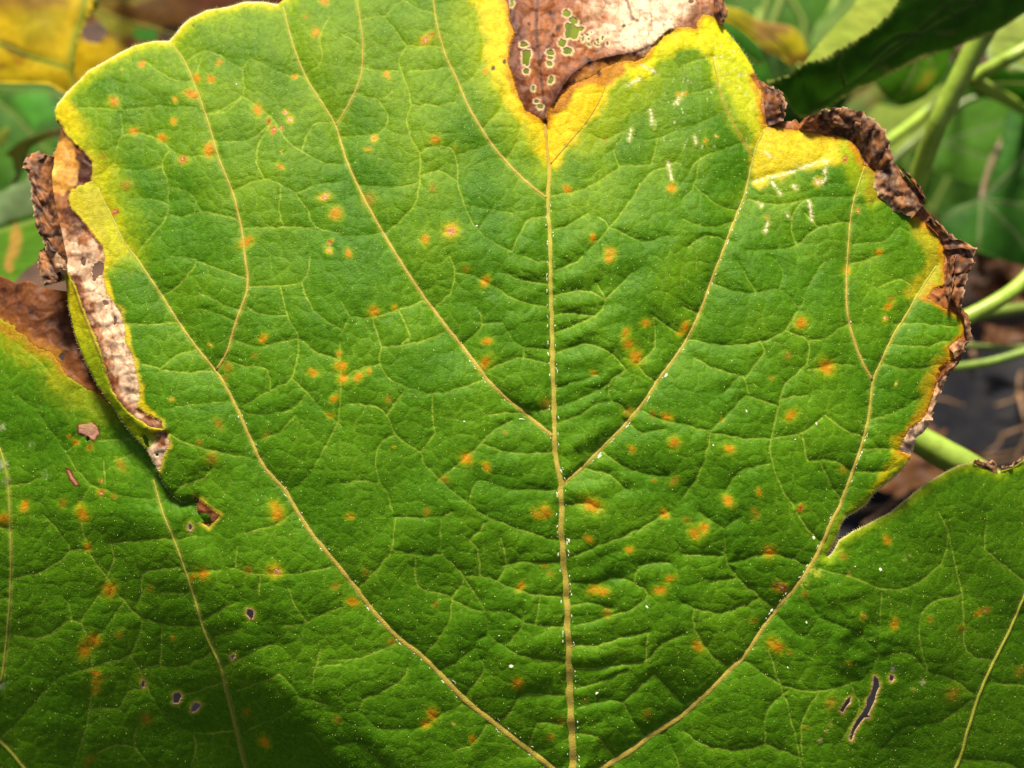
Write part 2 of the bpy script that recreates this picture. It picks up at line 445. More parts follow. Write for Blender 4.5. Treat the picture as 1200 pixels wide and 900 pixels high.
# finer veins: tile origin, then polylines in thirds of a pixel
SEC = {
    (0, 0): "650,220 720,180 800,210 850,240 880,205;850,240 855,330 780,385 725,400;880,205 930,230 1000,260 1060,270;855,340 900,370 960,420 1000,480 1060,530 1130,570 1200,580;"
            "820,670 870,650 930,630 990,650 1040,680 1110,650 1200,640;1040,680 1080,740 1110,800 1200,820;850,805 920,800 1000,800 1100,800;1070,270 1130,210 1125,130 1160,60;"
            "600,525 570,570 590,660 590,750 540,820 480,895;600,525 650,550 760,545;600,525 540,480 430,475 400,570 340,620;430,475 425,390 410,290;590,750 640,765 710,745 830,770;"
            "590,660 660,670 710,745;400,590 490,600 570,585;460,700 540,700 590,720;520,220 570,260 620,285 670,290;280,380 350,380 440,385 560,375 690,380;680,290 720,180;"
            "725,400 800,390 855,340;740,490 830,500 900,480 960,420;930,630 900,540 960,420;990,650 980,740 1000,800;1060,530 1100,440 1175,430;340,60 430,130 520,140 640,150",
    (0, 300): "570,140 620,110 665,60 690,15 600,0;690,15 750,40 870,80;870,110 930,105 985,105 1060,90 1080,70 1090,0;985,105 1010,210 1050,290 1025,430 950,470 850,530;"
              "1050,290 1120,340 1200,370;830,300 900,320 960,310 1050,290;870,180 930,210 1010,210;1060,90 1100,190 1200,260;1025,430 1080,480 1130,540 1200,600;"
              "640,235 560,240 480,240 440,235;750,405 650,410 570,400 500,380;810,510 720,520 620,530;905,715 820,700 720,680 640,650 580,620;1020,830 1080,780 1110,730 1160,640 1195,540 1195,300;"
              "165,440 135,540 60,490;135,555 180,620 230,690 270,750 320,805 400,835 470,850 550,855;320,805 280,870 260,895;370,800 365,720;230,690 290,640;30,810 80,800 150,780;"
              "190,430 140,370 60,310;190,430 165,440;265,470 260,560;350,650 400,648 455,645;400,720 470,695;845,540 900,560 1025,540 1080,480;900,650 980,620 1040,560;"
              "690,330 620,350 560,400;950,470 940,400 870,390 800,370;700,130 760,160 840,190;720,190 830,230;560,880 640,810 720,780 740,750",
    (0, 600): "50,235 130,215 180,190 245,135 190,50 150,10;245,135 320,130;280,0 300,100 330,170 375,230 435,315 500,375 570,395 640,405 705,400;375,230 400,160 390,110;"
              "500,375 490,440 460,505 490,560 540,660 590,730 680,775 750,780 825,768;435,315 400,370 370,415 330,440;370,260 320,330 285,390 310,440 325,560 320,660 300,770 260,895;"
              "285,390 250,380 150,440 50,435;330,545 400,525 460,505;325,550 220,575 150,640 80,720 10,790;320,690 420,690 450,630 500,625;570,395 565,540;490,560 560,540 620,550 690,525 740,495;"
              "610,95 520,100 450,105 400,110;630,195 560,205 500,220 500,290 480,330;660,285 570,285;720,380 770,350 830,320;620,100 690,85;640,215 775,205;790,545 860,510 920,480 970,465;"
              "855,780 930,740 990,720 1050,655 1000,590 980,570;1050,655 1120,670 1150,680;830,630 900,605 980,570;990,720 1000,780 1100,780 1135,830 1190,820;760,440 850,410;780,600 700,630 650,640;"
              "1160,195 1060,215 960,220 880,215 800,195;1200,335 1130,360 1080,390 1000,400;1200,535 1100,545;1030,0 980,40 860,75;240,310 250,380;680,290 690,320;680,775 690,840 670,895;"
              "910,290 915,225;835,120 830,190;1130,480 1110,540 1100,600;1010,260 1040,330 1080,390;480,760 470,820 530,895;340,850 410,820 480,830;640,730 600,700 590,730",
    (400, 0): "330,50 270,30 215,0;150,60 190,20 215,0;70,70 150,60 200,120 230,160 300,160 350,165;230,160 200,220 230,300 245,370 230,420 250,500 275,540 275,640 250,730 160,820;"
              "80,240 130,250 200,250;130,350 165,410 140,460 70,480 0,480;60,330 130,350 180,320;245,370 340,370 400,360;240,250 330,245 380,240;275,540 330,510 400,540 410,640 430,710 460,780 500,830 600,885;"
              "410,545 460,530 520,505;500,450 560,380 570,330;630,430 620,490 580,560;540,720 490,800;0,120 60,155;740,690 830,670 900,640 980,590 1090,580;900,760 940,800 870,880;940,800 1000,730 1050,650 1100,600;"
              "740,810 800,790 870,750;1150,830 1060,850 990,820 940,800;420,300 480,250 500,160 480,60 500,0;275,640 200,660 60,650;410,640 340,600 275,620;600,750 540,740 430,720;720,760 650,780 600,885;"
              "1000,460 1040,490 1100,490 1180,460;870,470 930,490 1000,460;980,590 960,530 1000,460;1090,580 1110,490;1100,600 1180,570;0,830 60,830 160,820",
    (400, 300): "30,215 0,270;30,215 110,215 200,190 290,155;30,215 0,160;200,190 240,280 210,315 140,320 135,380 170,430 230,460 320,485 390,470 450,455 510,430;210,315 300,295 360,270;"
                "320,485 320,570 330,620 280,690 310,750 360,800 420,850 470,890;280,690 190,630 160,560 120,530 30,520;190,630 130,670 130,800 160,830 180,895;160,560 230,460;330,180 380,130 400,60 380,0;"
                "400,60 460,70 540,110 600,150 650,165 720,180;425,315 500,240 470,180;500,240 560,235 600,290 640,320 725,330;520,400 580,370 640,360 725,380;640,0 690,20 730,25;750,270 830,240 890,210 930,155 900,100;"
                "750,210 800,200 890,210;750,140 850,120 930,155;755,50 830,20 850,0;930,150 990,90 1020,60;760,465 840,440 900,420;760,590 840,560 880,530 950,510 1010,550;950,510 940,450 1000,400;1095,210 1180,270;"
                "1100,440 1050,400 1040,380;1060,545 1130,580 1195,590;780,880 850,870 920,890;520,560 600,550 660,560;340,790 400,740 490,660;490,660 580,690 660,695 740,690;450,870 480,790 590,820 750,825;"
                "920,690 990,740 1080,770 1150,775;730,100 660,90 560,60;140,320 110,215;135,380 60,400 0,430;640,360 640,320;760,340 850,310 930,330 1000,400;765,530 850,500 940,450;1040,380 1100,320 1095,210;"
                "1000,580 1060,620 1140,610;850,745 940,770 1000,820;600,580 540,610 490,660;570,500 640,540 720,540;0,800 60,790 130,800",
    (400, 600): "190,20 175,130 120,210 65,260;190,20 350,20 390,0;350,20 355,140 430,230 390,300 385,370 340,450 290,510;175,130 240,150 355,150;430,230 490,225 550,245 620,275 680,290 770,300;"
                "430,230 500,340 520,430 570,470 620,500 700,520 780,530;390,310 450,340 500,350;500,350 580,350 640,390;640,390 700,400 780,405;520,430 470,470 500,550 440,640;590,460 640,390 630,340;"
                "470,480 400,530 340,560;550,740 600,700 630,645 700,640 780,645;660,820 690,745 770,750;480,0 540,30 620,60 690,80 750,100;450,100 520,30;480,130 450,100;480,130 490,225;570,190 630,180 760,180;"
                "550,245 580,180 560,90;0,520 40,520 100,500 190,465;60,700 80,660 170,620 230,570 240,530;60,700 130,760 210,765 280,755 360,710 430,675;0,820 60,810 130,880;510,750 470,810 400,840;"
                "805,160 880,130 960,100 1050,60 1150,0;815,250 900,250 960,230 1030,250 1080,290 1020,340 950,365 820,400;1030,250 1050,190 1150,180;825,550 900,550 980,540 1070,520 1130,460;1070,520 1080,420;"
                "830,690 900,670 990,670 1020,730 1080,780;830,620 900,600 1000,560;1100,570 1195,670;810,330 880,320 950,340;830,780 900,790 960,870;260,150 270,260 390,300;700,290 680,400;1130,460 1200,430;990,670 1100,570;"
                "815,470 900,470 1000,440 1080,420",
    (800, 0): "0,340 60,320 105,310;215,500 130,530 60,560 0,640;130,400 40,440 0,450;105,200 0,230;245,640 320,610 430,590 500,540;190,740 120,720 40,650;60,560 40,650 0,700;180,780 90,800 0,770;"
              "590,780 480,800 400,860 330,880 230,880;400,860 380,780 440,700 600,690;230,700 330,720 440,700;700,700 650,715 600,720;600,860 700,850 760,800 800,820;480,800 430,750;20,870 80,830 170,850",
    (800, 300): "110,100 180,125 260,130 340,115 410,180 440,110 500,20;410,180 360,260 280,300 170,315 20,295;360,260 440,300 435,380 360,450 340,520 320,600 310,700 340,800 390,880;225,490 340,530;"
                "225,490 180,530 100,610 0,590;100,610 70,740 0,850;150,830 200,760 310,730;90,620 210,640 310,645;500,560 570,610 640,640;490,570 420,620 320,640;660,575 750,550 830,500;580,240 500,290 440,300;"
                "600,385 540,380 440,400;230,480 210,420 150,480;220,430 290,330 270,300;440,490 350,500;630,680 750,680 780,690;585,30 690,0;690,110 760,80 800,100 820,130;600,770 540,720 480,720;0,180 50,200;"
                "40,360 120,400 210,420;730,310 840,320 940,300;745,240 850,240 960,250;705,380 800,400 920,380;190,20 260,130;340,115 350,40 300,0;610,760 700,760 750,740;420,620 440,720 480,720 520,800 560,870",
    (800, 600): "145,60 150,160 190,230 270,300 330,340;145,60 60,0;145,60 200,20;40,340 40,410 90,490 150,540;40,340 110,355 200,340 270,300;40,340 0,320;150,155 0,150;160,180 300,150 400,170 430,185;"
                "220,525 300,580 380,620 480,630 590,605 650,570 680,520 690,430 700,280;480,200 600,230 700,270 800,265 870,220 920,160 930,60 900,0;440,310 480,370 560,400 640,450 700,510;1060,130 1120,180 1195,240;"
                "1060,130 1070,0;700,510 800,500 860,560 950,590 1020,640;0,770 80,820 200,840 290,815;290,815 420,865;1090,520 1000,490 980,290 930,60;330,360 420,440 480,370;640,450 690,430;290,815 300,700 380,620;"
                "480,630 420,740 420,865;860,560 830,420 860,330 980,290;400,0 440,60 490,110;100,250 190,230;590,605 620,690 560,800;1020,660 900,740 780,760 700,840"}
SECL = []
for (tx, ty), s in SEC.items():
    for ln in s.split(';'):
        p = [tuple(float(q) / 3 for q in w.split(',')) for w in ln.split()]
        if len(p) > 1:
            SECL.append([(x + tx, y + ty) for x, y in p])
# veins that run on outside the picture
for a, b in (((-150, 520), (-20, 480)), ((-160, 640), (10, 620)), ((-140, 760), (11, 700)), ((1210, 610), (1320, 620)), ((1190, 720), (1340, 740)), ((1160, 800), (1320, 850)),
             ((1120, 890), (1230, 930)), ((100, 960), (290, 910)), ((420, 1000), (500, 930)), ((560, 900), (520, 985)), ((800, 980), (780, 860)), ((950, 1000), (900, 760))):
    m_ = ((a[0] + b[0]) / 2 + 8, (a[1] + b[1]) / 2 - 14)
    SECL.append([a, m_, b])


def jag(p, sd):
    """slight angular wander, as fine veins have"""
    out = []
    for k in range(len(p) - 1):
        a = np.array(p[k]); b = np.array(p[k + 1]); L = np.linalg.norm(b - a)
        n = max(1, int(L / 5))
        d = np.array([-(b - a)[1], (b - a)[0]]) / (L + 1e-6)
        for q in range(n):
            t = q / n
            w_ = a + (b - a) * t
            off = perlin(np.array([w_[0] * 0.11 + sd]), np.array([w_[1] * 0.11]), 9)[0] * 2.0 * min(1, len(out) / 2)
            out.append(a + (b - a) * t + d * off)
    out.append(np.array(p[-1]))
    return out


SECJ = [jag([tuple(q) for q in catmull(p, 8)], i * 0.77) for i, p in enumerate(SECL)]

N1 = [(590, -80), (592, 0), (597, 10), (597, 25), (603, 37), (598, 48), (597, 63), (595, 73), (602, 93), (608, 110), (615, 128), (628, 137), (640, 145), (643, 130), (655, 112),
      (672, 98), (690, 92), (705, 80), (725, 72), (745, 72), (755, 68), (767, 55), (778, 40), (792, 33), (807, 32), (817, 33), (818, 23), (824, 17), (833, 18), (842, 28), (870, 30), (870, -80)]
N2 = [(60, 138), (68, 141), (74, 150), (78, 160), (88, 168), (98, 177), (107, 188), (107, 212), (93, 217), (83, 222), (80, 233), (83, 245), (95, 258), (107, 272), (120, 290), (122, 300), (122, 325), (123, 343), (132, 353), (142, 363),
      (145, 378), (148, 400), (155, 417), (160, 438), (163, 460), (161, 478), (175, 488), (190, 493), (192, 502), (176, 500), (160, 490), (150, 482), (138, 468), (130, 455), (124, 432), (113, 400), (101, 368), (90, 338), (80, 318), (60, 345), (0, 340), (10, 150)]
N2b = [(163, 512), (170, 509), (195, 505), (199, 520), (191, 535), (187, 552), (178, 540), (170, 527)]
N2c = [(228, 582), (245, 594), (258, 604), (245, 618), (234, 611), (226, 599)]
N3 = [(-90, 320), (0, 318), (50, 325), (170, 400), (190, 470), (125, 470), (117, 465), (100, 458), (88, 447), (78, 440), (72, 425), (60, 412), (40, 405), (28, 395), (15, 380), (0, 372), (-90, 376)]
N4 = [(880, 88), (893, 108), (893, 127), (897, 146), (905, 148), (920, 151), (937, 152), (958, 156), (978, 161), (992, 159), (1000, 168), (1008, 181), (1014, 195), (1026, 200), (1040, 215), (1060, 240), (1074, 254), (1087, 264), (1100, 278), (1104, 290),
      (1108, 312), (1107, 333), (1094, 338), (1086, 350), (1096, 355), (1110, 361), (1123, 370), (1129, 380), (1130, 392), (1121, 400), (1112, 408), (1118, 416), (1116, 423), (1103, 431), (1098, 441),
      (1095, 460), (1086, 484), (1080, 494), (1066, 502), (1056, 518), (1054, 528), (1064, 533), (1075, 540), (1160, 500), (1160, 280), (1060, 120), (960, 90)]


def blob(cx, cy, rx, ry, ang=0, n=14, jit=0.25, seed=0):
    r = np.random.default_rng(seed + int(cx * 7 + cy * 13))
    out = []
    for k in range(n):
        a = 2 * math.pi * k / n; q = 1 + r.uniform(-jit, jit)
        x, y = rx * q * math.cos(a), ry * q * math.sin(a)
        out.append((cx + x * math.cos(ang) - y * math.sin(ang), cy + x * math.sin(ang) + y * math.cos(ang)))
    return out


HOLES_A = [blob(664, 16, 4.5, 4), blob(672, 24, 5, 3.5, 0.5), blob(670, 36, 7.5, 10), blob(680, 34, 4.5, 3, -0.4), blob(659, 51, 4.5, 5), blob(665, 60, 5, 4), blob(645, 62, 4.5, 3), blob(645, 68, 3, 1.8),
           blob(644, 75, 3.2, 2.5), blob(646, 94, 2.6, 5, 0.2), blob(617, 67, 5, 9.5, 0.1), blob(614, 52, 4.5, 3), blob(617, 84, 3.4, 3), blob(625, 104, 1.8, 3.5), blob(629, 119, 2.6, 2), blob(633, 125, 3, 2.6),
           blob(600, 4, 2, 4), blob(810, 2, 3.5, 2.5),
           blob(98, 307, 3, 5), blob(115, 316, 6, 10, 0.3), blob(111, 326, 2.6, 4), blob(124, 355, 3.2, 2.5), blob(135, 376, 2, 5, 0.1), blob(171, 516, 3, 7, -0.35), blob(184, 533, 1.8, 2)]
for k in range(16):
    HOLES_A.append(blob(682 + rng.uniform(0, 30), 39 + rng.uniform(0, 16) - k * 0.1, rng.uniform(0.9, 1.9), rng.uniform(0.9, 2.1), 0, 8))
HOLES_B = [blob(73, 418, 3.6, 4), blob(103, 514.5, 2.2, 2.6)]
HOLES_C = [blob(207, 818, 4.6, 5.6, 0.3), blob(229, 829, 3.8, 6.2, 0.6), blob(293, 719, 3.6, 5, -0.3), blob(223, 618, 1.6, 3.4), blob(168, 802, 1.6, 3.6), blob(273, 770, 1.4, 3, 0.5),
           blob(1045, 795, 2.4, 3.2, 0.2),
           [(1024.5, 792), (1029, 797), (1030.5, 805), (1027, 812), (1025, 821), (1020.5, 831), (1017, 838), (1019, 841), (1013, 841), (1006.5, 849), (1001.5, 857), (998, 868), (996, 866), (999, 855), (1004, 845), (1011, 836), (1016, 827), (1016, 821), (1021, 814), (1023.5, 804)],
           [(997, 817), (996, 823), (991, 829), (988, 835), (984.5, 833), (989, 827), (992, 821)]]

# ------------------------------------------------------------------ main leaf: fields
LT = Lattice(-215, -72, 1375, 1046, 1.3)
X, Y = LT.X, LT.Y
wx = fbm(X / 26, Y / 26, 1, 3) * 3.2; wy = fbm(X / 26, Y / 26, 2, 3) * 3.2
wx2 = perlin(X / 5, Y / 5, 3) * 1.3; wy2 = perlin(X / 5, Y / 5, 4) * 1.3

d_main = LT.line_dist(list(MAINP.values()), 90)
d_big = LT.line_dist([MAINP[k] for k in ('midrib', 'L1', 'L2', 'R1', 'R2')], 120)
d_sec = LT.line_dist(SECJ, 40)
d_sec_all = np.minimum(d_sec, d_main)
d_edge = np.minimum(LT.line_dist([POLY_A[:len(OUT_R)], OUT_L], 60), 60)


def voronoi(x, y, cell, seed):
    gx_ = x / cell; gy_ = y / cell
    i0 = np.floor(gx_).astype(np.int64); j0 = np.floor(gy_).astype(np.int64)
    f1 = np.full(x.shape, 9e9, dtype=f32); f2 = f1.copy()
    jr = np.random.default_rng(seed).uniform(0.08, 0.92, (512, 512, 2)).astype(f32)
    for dj in (-1, 0, 1):
        for di in (-1, 0, 1):
            ii_ = i0 + di; jj_ = j0 + dj
            q = jr[jj_ & 511, ii_ & 511]
            d = np.sqrt((ii_ + q[..., 0] - gx_) ** 2 + (jj_ + q[..., 1] - gy_) ** 2)
            f2 = np.where(d < f1, f1, np.minimum(f2, d)); f1 = np.minimum(f1, d)
    return (f2 - f1) * cell * 0.6


v3 = voronoi(X + wx * 1.5, Y + wy * 1.5, 19.0, 5)
v4 = voronoi(X + wx2 * 1.4, Y + wy2 * 1.4, 6.0, 6)

# height in pixels above the leaf plane
H = -58 * np.where(Y < 380, ((Y - 380) / 430) ** 2, 1.95 * ((Y - 380) / 520) ** 2)
H += -34 * (np.abs(X - 640) / 560) ** 2.4
# fold between the upper lobe and the left basal lobe
FOLD = [(236, 600), (247, 618), (268, 662), (292, 712), (338, 780), (388, 846), (432, 892), (520, 960), (668, 938)]
fl_y = np.array([p[1] for p in FOLD[:-1]]); fl_x = np.array([p[0] for p in FOLD[:-1]])
fold_x = np.interp(Y, fl_y, fl_x)
dl = np.clip(fold_x - X, 0, None)
LOBE = -0.20 * dl - (0.10 * (Y - 460) + 0.00012 * (Y - 460) ** 2) * sstep(0, 170, dl) * sstep(300, 520, Y)
H += np.where(Y >= VS, LOBE, 0) - 7.0 * np.exp(-((X - fold_x) / 22.0) ** 2) * sstep(600, 650, Y)
# the right basal lobe turns down
dr = np.clip((X - 985) + (Y - 700) * 0.06, 0, None) * sstep(-38, -4, Y - (652 - (X - 968) * 0.72))
H += -0.40 * dr - 0.0008 * dr ** 2
# blade swells between the big veins
H += 9.0 * (1 - np.exp(-d_big / 34.0)) * sstep(-10, 60, d_edge)
amp = 0.62 + 0.55 * np.exp(-((X - 735) / 150) ** 2) * sstep(180, 300, Y) + 0.12 * fbm(X / 140, Y / 140, 8, 2)
amp = np.where(X > 820, amp + 0.15, amp)
H += amp * (1.7 * (1 - np.exp(-d_sec / 4.5)) + 2.1 * (1 - np.exp(-d_sec / 14.0)))
H += amp * 2.6 * (1 - np.exp(-d_main / 7.0))
H += 0.9 * (1 - np.exp(-v3 / 3.2)) + 0.22 * (1 - np.exp(-v4 / 1.4))
# crosswise puckers beside the midrib, right side
pk = np.exp(-((X - 662) / 75.0) ** 2) * sstep(655, 662, X) + 0.5 * np.exp(-((X - 640) / 60.0) ** 2) * (1 - sstep(638, 650, X))
H += pk * 1.1 * np.sin((Y + (X - 650) * 0.35) / 17.0 * 2 * np.pi / 1.9 + 2 * perlin(X / 60, Y / 60, 12)) * sstep(220, 320, Y)
H += 5.0 * fbm(X / 120, Y / 120, 15, 2) + 0.7 * fbm(X / 30, Y / 30, 16, 2)
# extra wrinkles where the right lobe joins
wr = np.exp(-(((X - 1000) / 70) ** 2 + ((Y - 745) / 70) ** 2))
H += wr * 3.0 * fbm(X / 34, Y / 26, 18, 2)
# rounded margin
H -= 5.0 * np.exp(-d_edge / 5.0)

Xw, Yw = X + wx + wx2, Y + wy + wy2
s1 = LT.signed(N1, 60, Xw * 0.5 + X * 0.5, Yw * 0.5 + Y * 0.5)
s2 = np.minimum(LT.signed(N2, 60, X + wx * 0.4 + wx2, Y + wy * 0.4 + wy2), np.minimum(LT.signed(N2b, 40), LT.signed(N2c, 40)))
s3 = LT.signed(N3, 60, Xw, Yw)
s4 = LT.signed(N4, 60, X + wx * 0.6 + wx2, Y + wy * 0.6 + wy2)
in1, in2, in3, in4 = (sstep(0.8, -0.8, s) for s in (s1, s2, s3, s4))

rid = 1 - np.abs(fbm(X / 22, Y / 22, 30, 3))
crum = 4.5 * (1 - np.abs(fbm(X / 34, Y / 26, 30, 2))) + 0.5 * np.abs(perlin(X / 11, Y / 11, 31))
HA = H + in1 * (2.2 * fbm(X / 24, Y / 24, 33, 3)) - 0.8 * in1
# ridge across the dead notch
RIDGE = [(640, 140), (655, 108), (668, 88), (690, 72), (715, 66), (745, 60), (765, 52), (785, 34)]
HA += in1 * 5.0 * np.exp(-LT.line_dist([RIDGE], 30) / 4.0)
HA += np.where(X < 250, in2, 0) * (crum - 5.0) * 0.8
BAND = [(80, 320), (90, 345), (98, 370), (108, 398), (120, 430), (130, 458), (150, 484), (170, 500), (190, 503)]
HA += np.where(Y < 560, 5.0 * np.exp(-(LT.line_dist([BAND], 30) / 6.0) ** 2), 0)
curlw = sstep(0, -22, s4)
HA += np.where(X > 860, in4, 0) * (crum * 1.1 - 5.0) + curlw * 7.0 * (X > 860) * sstep(480, 420, Y)
HB = H + np.where(Y < VS, LOBE, 0) - 3.0 - np.clip(VS - Y, 0, None) * 0.06 + in3 * (crum - 4.0) * 0.8
HB = HB + 3.0 * sstep(VS - 30, VS, Y)

# ------------------------------------------------------------------ main leaf: colour
G1 = np.array([0.053, 0.150, 0.0018], dtype=f32); G2 = np.array([0.092, 0.215, 0.0028], dtype=f32); G0 = np.array([0.034, 0.105, 0.0018], dtype=f32)
n_a = fbm(X / 90, Y / 90, 40, 3); n_b = fbm(X / 14, Y / 14, 41, 3)
col = np.broadcast_to(G1, X.shape + (3,)).copy()
col = mixc(col, G2, np.clip(0.35 + 0.55 * n_a, 0, 1)); col = mixc(col, G0, np.clip(0.25 * n_b, 0, 1))
YEL = np.array([0.68, 0.50, 0.008], dtype=f32); YG = np.array([0.26, 0.34, 0.006], dtype=f32); ORG = np.array([0.50, 0.20, 0.006], dtype=f32)
BRN = np.array([0.105, 0.028, 0.007], dtype=f32); DBR = np.array([0.032, 0.010, 0.006], dtype=f32); TAN = np.array([0.34, 0.135, 0.050], dtype=f32); PALE = np.array([0.80, 0.54, 0.33], dtype=f32)

# vein lines
col = mixc(col, (0.36, 0.45, 0.045), 0.72 * sstep(1.25, 0.3, d_sec) * np.clip(0.70 + 0.9 * n_a + 0.3 * n_b, 0.15, 1))
col = mixc(col, (0.22, 0.33, 0.02), 0.36 * sstep(0.9, 0.2, v3) * np.clip(0.5 + n_a + 0.4 * n_b, 0.05, 1))
col = mixc(col, (0.09, 0.22, 0.012), 0.30 * sstep(0.9, 0.2, v4))
col = mixc(col, (0.25, 0.29, 0.035), 0.6 * sstep(4.5, 1.2, d_main))


def soft(pts, r):
    """soft region: polygon grown by r pixels, noise-warped"""
    s = LT.signed(pts, 60, X + wx * 2.2, Y + wy * 2.2)
    return sstep(r, -r * 0.4, s)


def paint(pts, r, c, w):
    global col
    col = mixc(col, c, soft(pts, r) * w)


# pale rim of the upper left margin and other rims
rim = sstep(20, 3, d_edge + n_b * 5)
col = mixc(col, YG, 0.8 * rim * (X < 560) * (Y < 240))
col = mixc(col, YEL, 0.65 * sstep(9, 1, d_edge + n_b * 3) * (X < 560) * (Y < 240))
col = mixc(col, YG, 0.7 * sstep(14, 2, d_edge + n_b * 4) * (X > 840))
col = mixc(col, (0.80, 0.74, 0.40), 0.8 * sstep(2.2, 0.5, d_edge + 0.8 * n_b) * (X < 560) * (Y < 240))  # thin bright edge glow painted on the margin
col = mixc(col, (0.60, 0.46, 0.16), 0.85 * sstep(2.8, 0.8, d_edge + 0.8 * n_b) * (X > 970) * (Y > 505))
# yellowish lightening of the upper leaf: brighter light at the top, painted in
col = mixc(col, YG, np.clip(0.26 * sstep(330, 40, Y) + 0.22 * n_a * sstep(520, 100, Y), 0, 0.45))
# notch at the top
paint([(530, -70), (545, 20), (560, 80), (585, 130), (625, 175), (640, 205), (660, 180), (700, 165), (735, 130), (770, 90), (700, 0)], 24, YG, 0.75)
paint([(545, -70), (556, 0), (572, 40), (575, 80), (590, 110), (612, 140), (632, 162), (640, 190), (648, 190), (662, 168), (690, 140), (705, 120), (712, 95), (735, 75), (760, 72), (770, 52), (790, 38), (815, 38), (830, 20), (600, -70)], 13, YEL, 0.95)
paint([(642, 150), (652, 118), (668, 96), (690, 80), (720, 70), (712, 92), (700, 118), (686, 140), (662, 165), (646, 196), (640, 196)], 10, (0.72, 0.48, 0.008), 0.95)
paint([(640, 146), (650, 116), (668, 90), (690, 74), (720, 66), (752, 68), (738, 76), (714, 90), (702, 99), (690, 94), (672, 101), (660, 116), (652, 132)], 7, (0.42, 0.15, 0.012), 0.9)

paint([(735, 85), (770, 55), (805, 36), (830, 18), (850, 40), (882, 80), (893, 110), (890, 160), (878, 150), (862, 120), (842, 88), (835, 60), (810, 52), (785, 55), (765, 75), (745, 100)], 10, (0.66, 0.60, 0.010), 0.95)
paint([(838, 60), (880, 78), (893, 120), (886, 172), (868, 158), (848, 122)], 16, YG, 0.6)
paint([(886, 178), (893, 150), (935, 152), (990, 160), (1010, 180), (985, 188), (950, 193), (915, 205), (884, 215)], 8, (0.58, 0.45, 0.012), 0.95)
paint([(990, 155), (1016, 200), (1030, 235), (1020, 240), (1005, 215), (985, 180)], 12, YG, 0.8)
paint([(1014, 198), (1024, 200), (1040, 235), (1018, 232)], 8, (0.33, 0.21, 0.01), 0.55)
paint([(1068, 255), (1100, 275), (1108, 310), (1095, 335), (1075, 350), (1062, 345), (1085, 310), (1085, 285)], 9, (0.40, 0.34, 0.011), 0.85)
paint([(1095, 425), (1120, 415), (1108, 445), (1096, 470), (1086, 495), (1066, 505), (1084, 470), (1085, 445)], 7, (0.48, 0.30, 0.01), 0.5)
paint([(1050, 515), (1062, 540), (1040, 562), (1022, 575), (1040, 545)], 8, YEL, 0.5)
# left margin
paint([(66, 130), (80, 125), (100, 165), (125, 205), (132, 250), (150, 290), (125, 310), (100, 265), (75, 215), (85, 170)], 16, YEL, 0.8)
paint([(80, 150), (130, 180), (155, 250), (165, 300), (130, 320), (100, 250)], 22, YG, 0.55)
paint([(84, 222), (120, 225), (124, 285), (100, 262), (84, 246)], 9, (0.34, 0.28, 0.008), 0.6)
paint([(122, 300), (130, 340), (148, 380), (160, 440), (166, 480), (192, 498), (180, 505), (150, 480), (120, 340)], 5, YEL, 0.8)
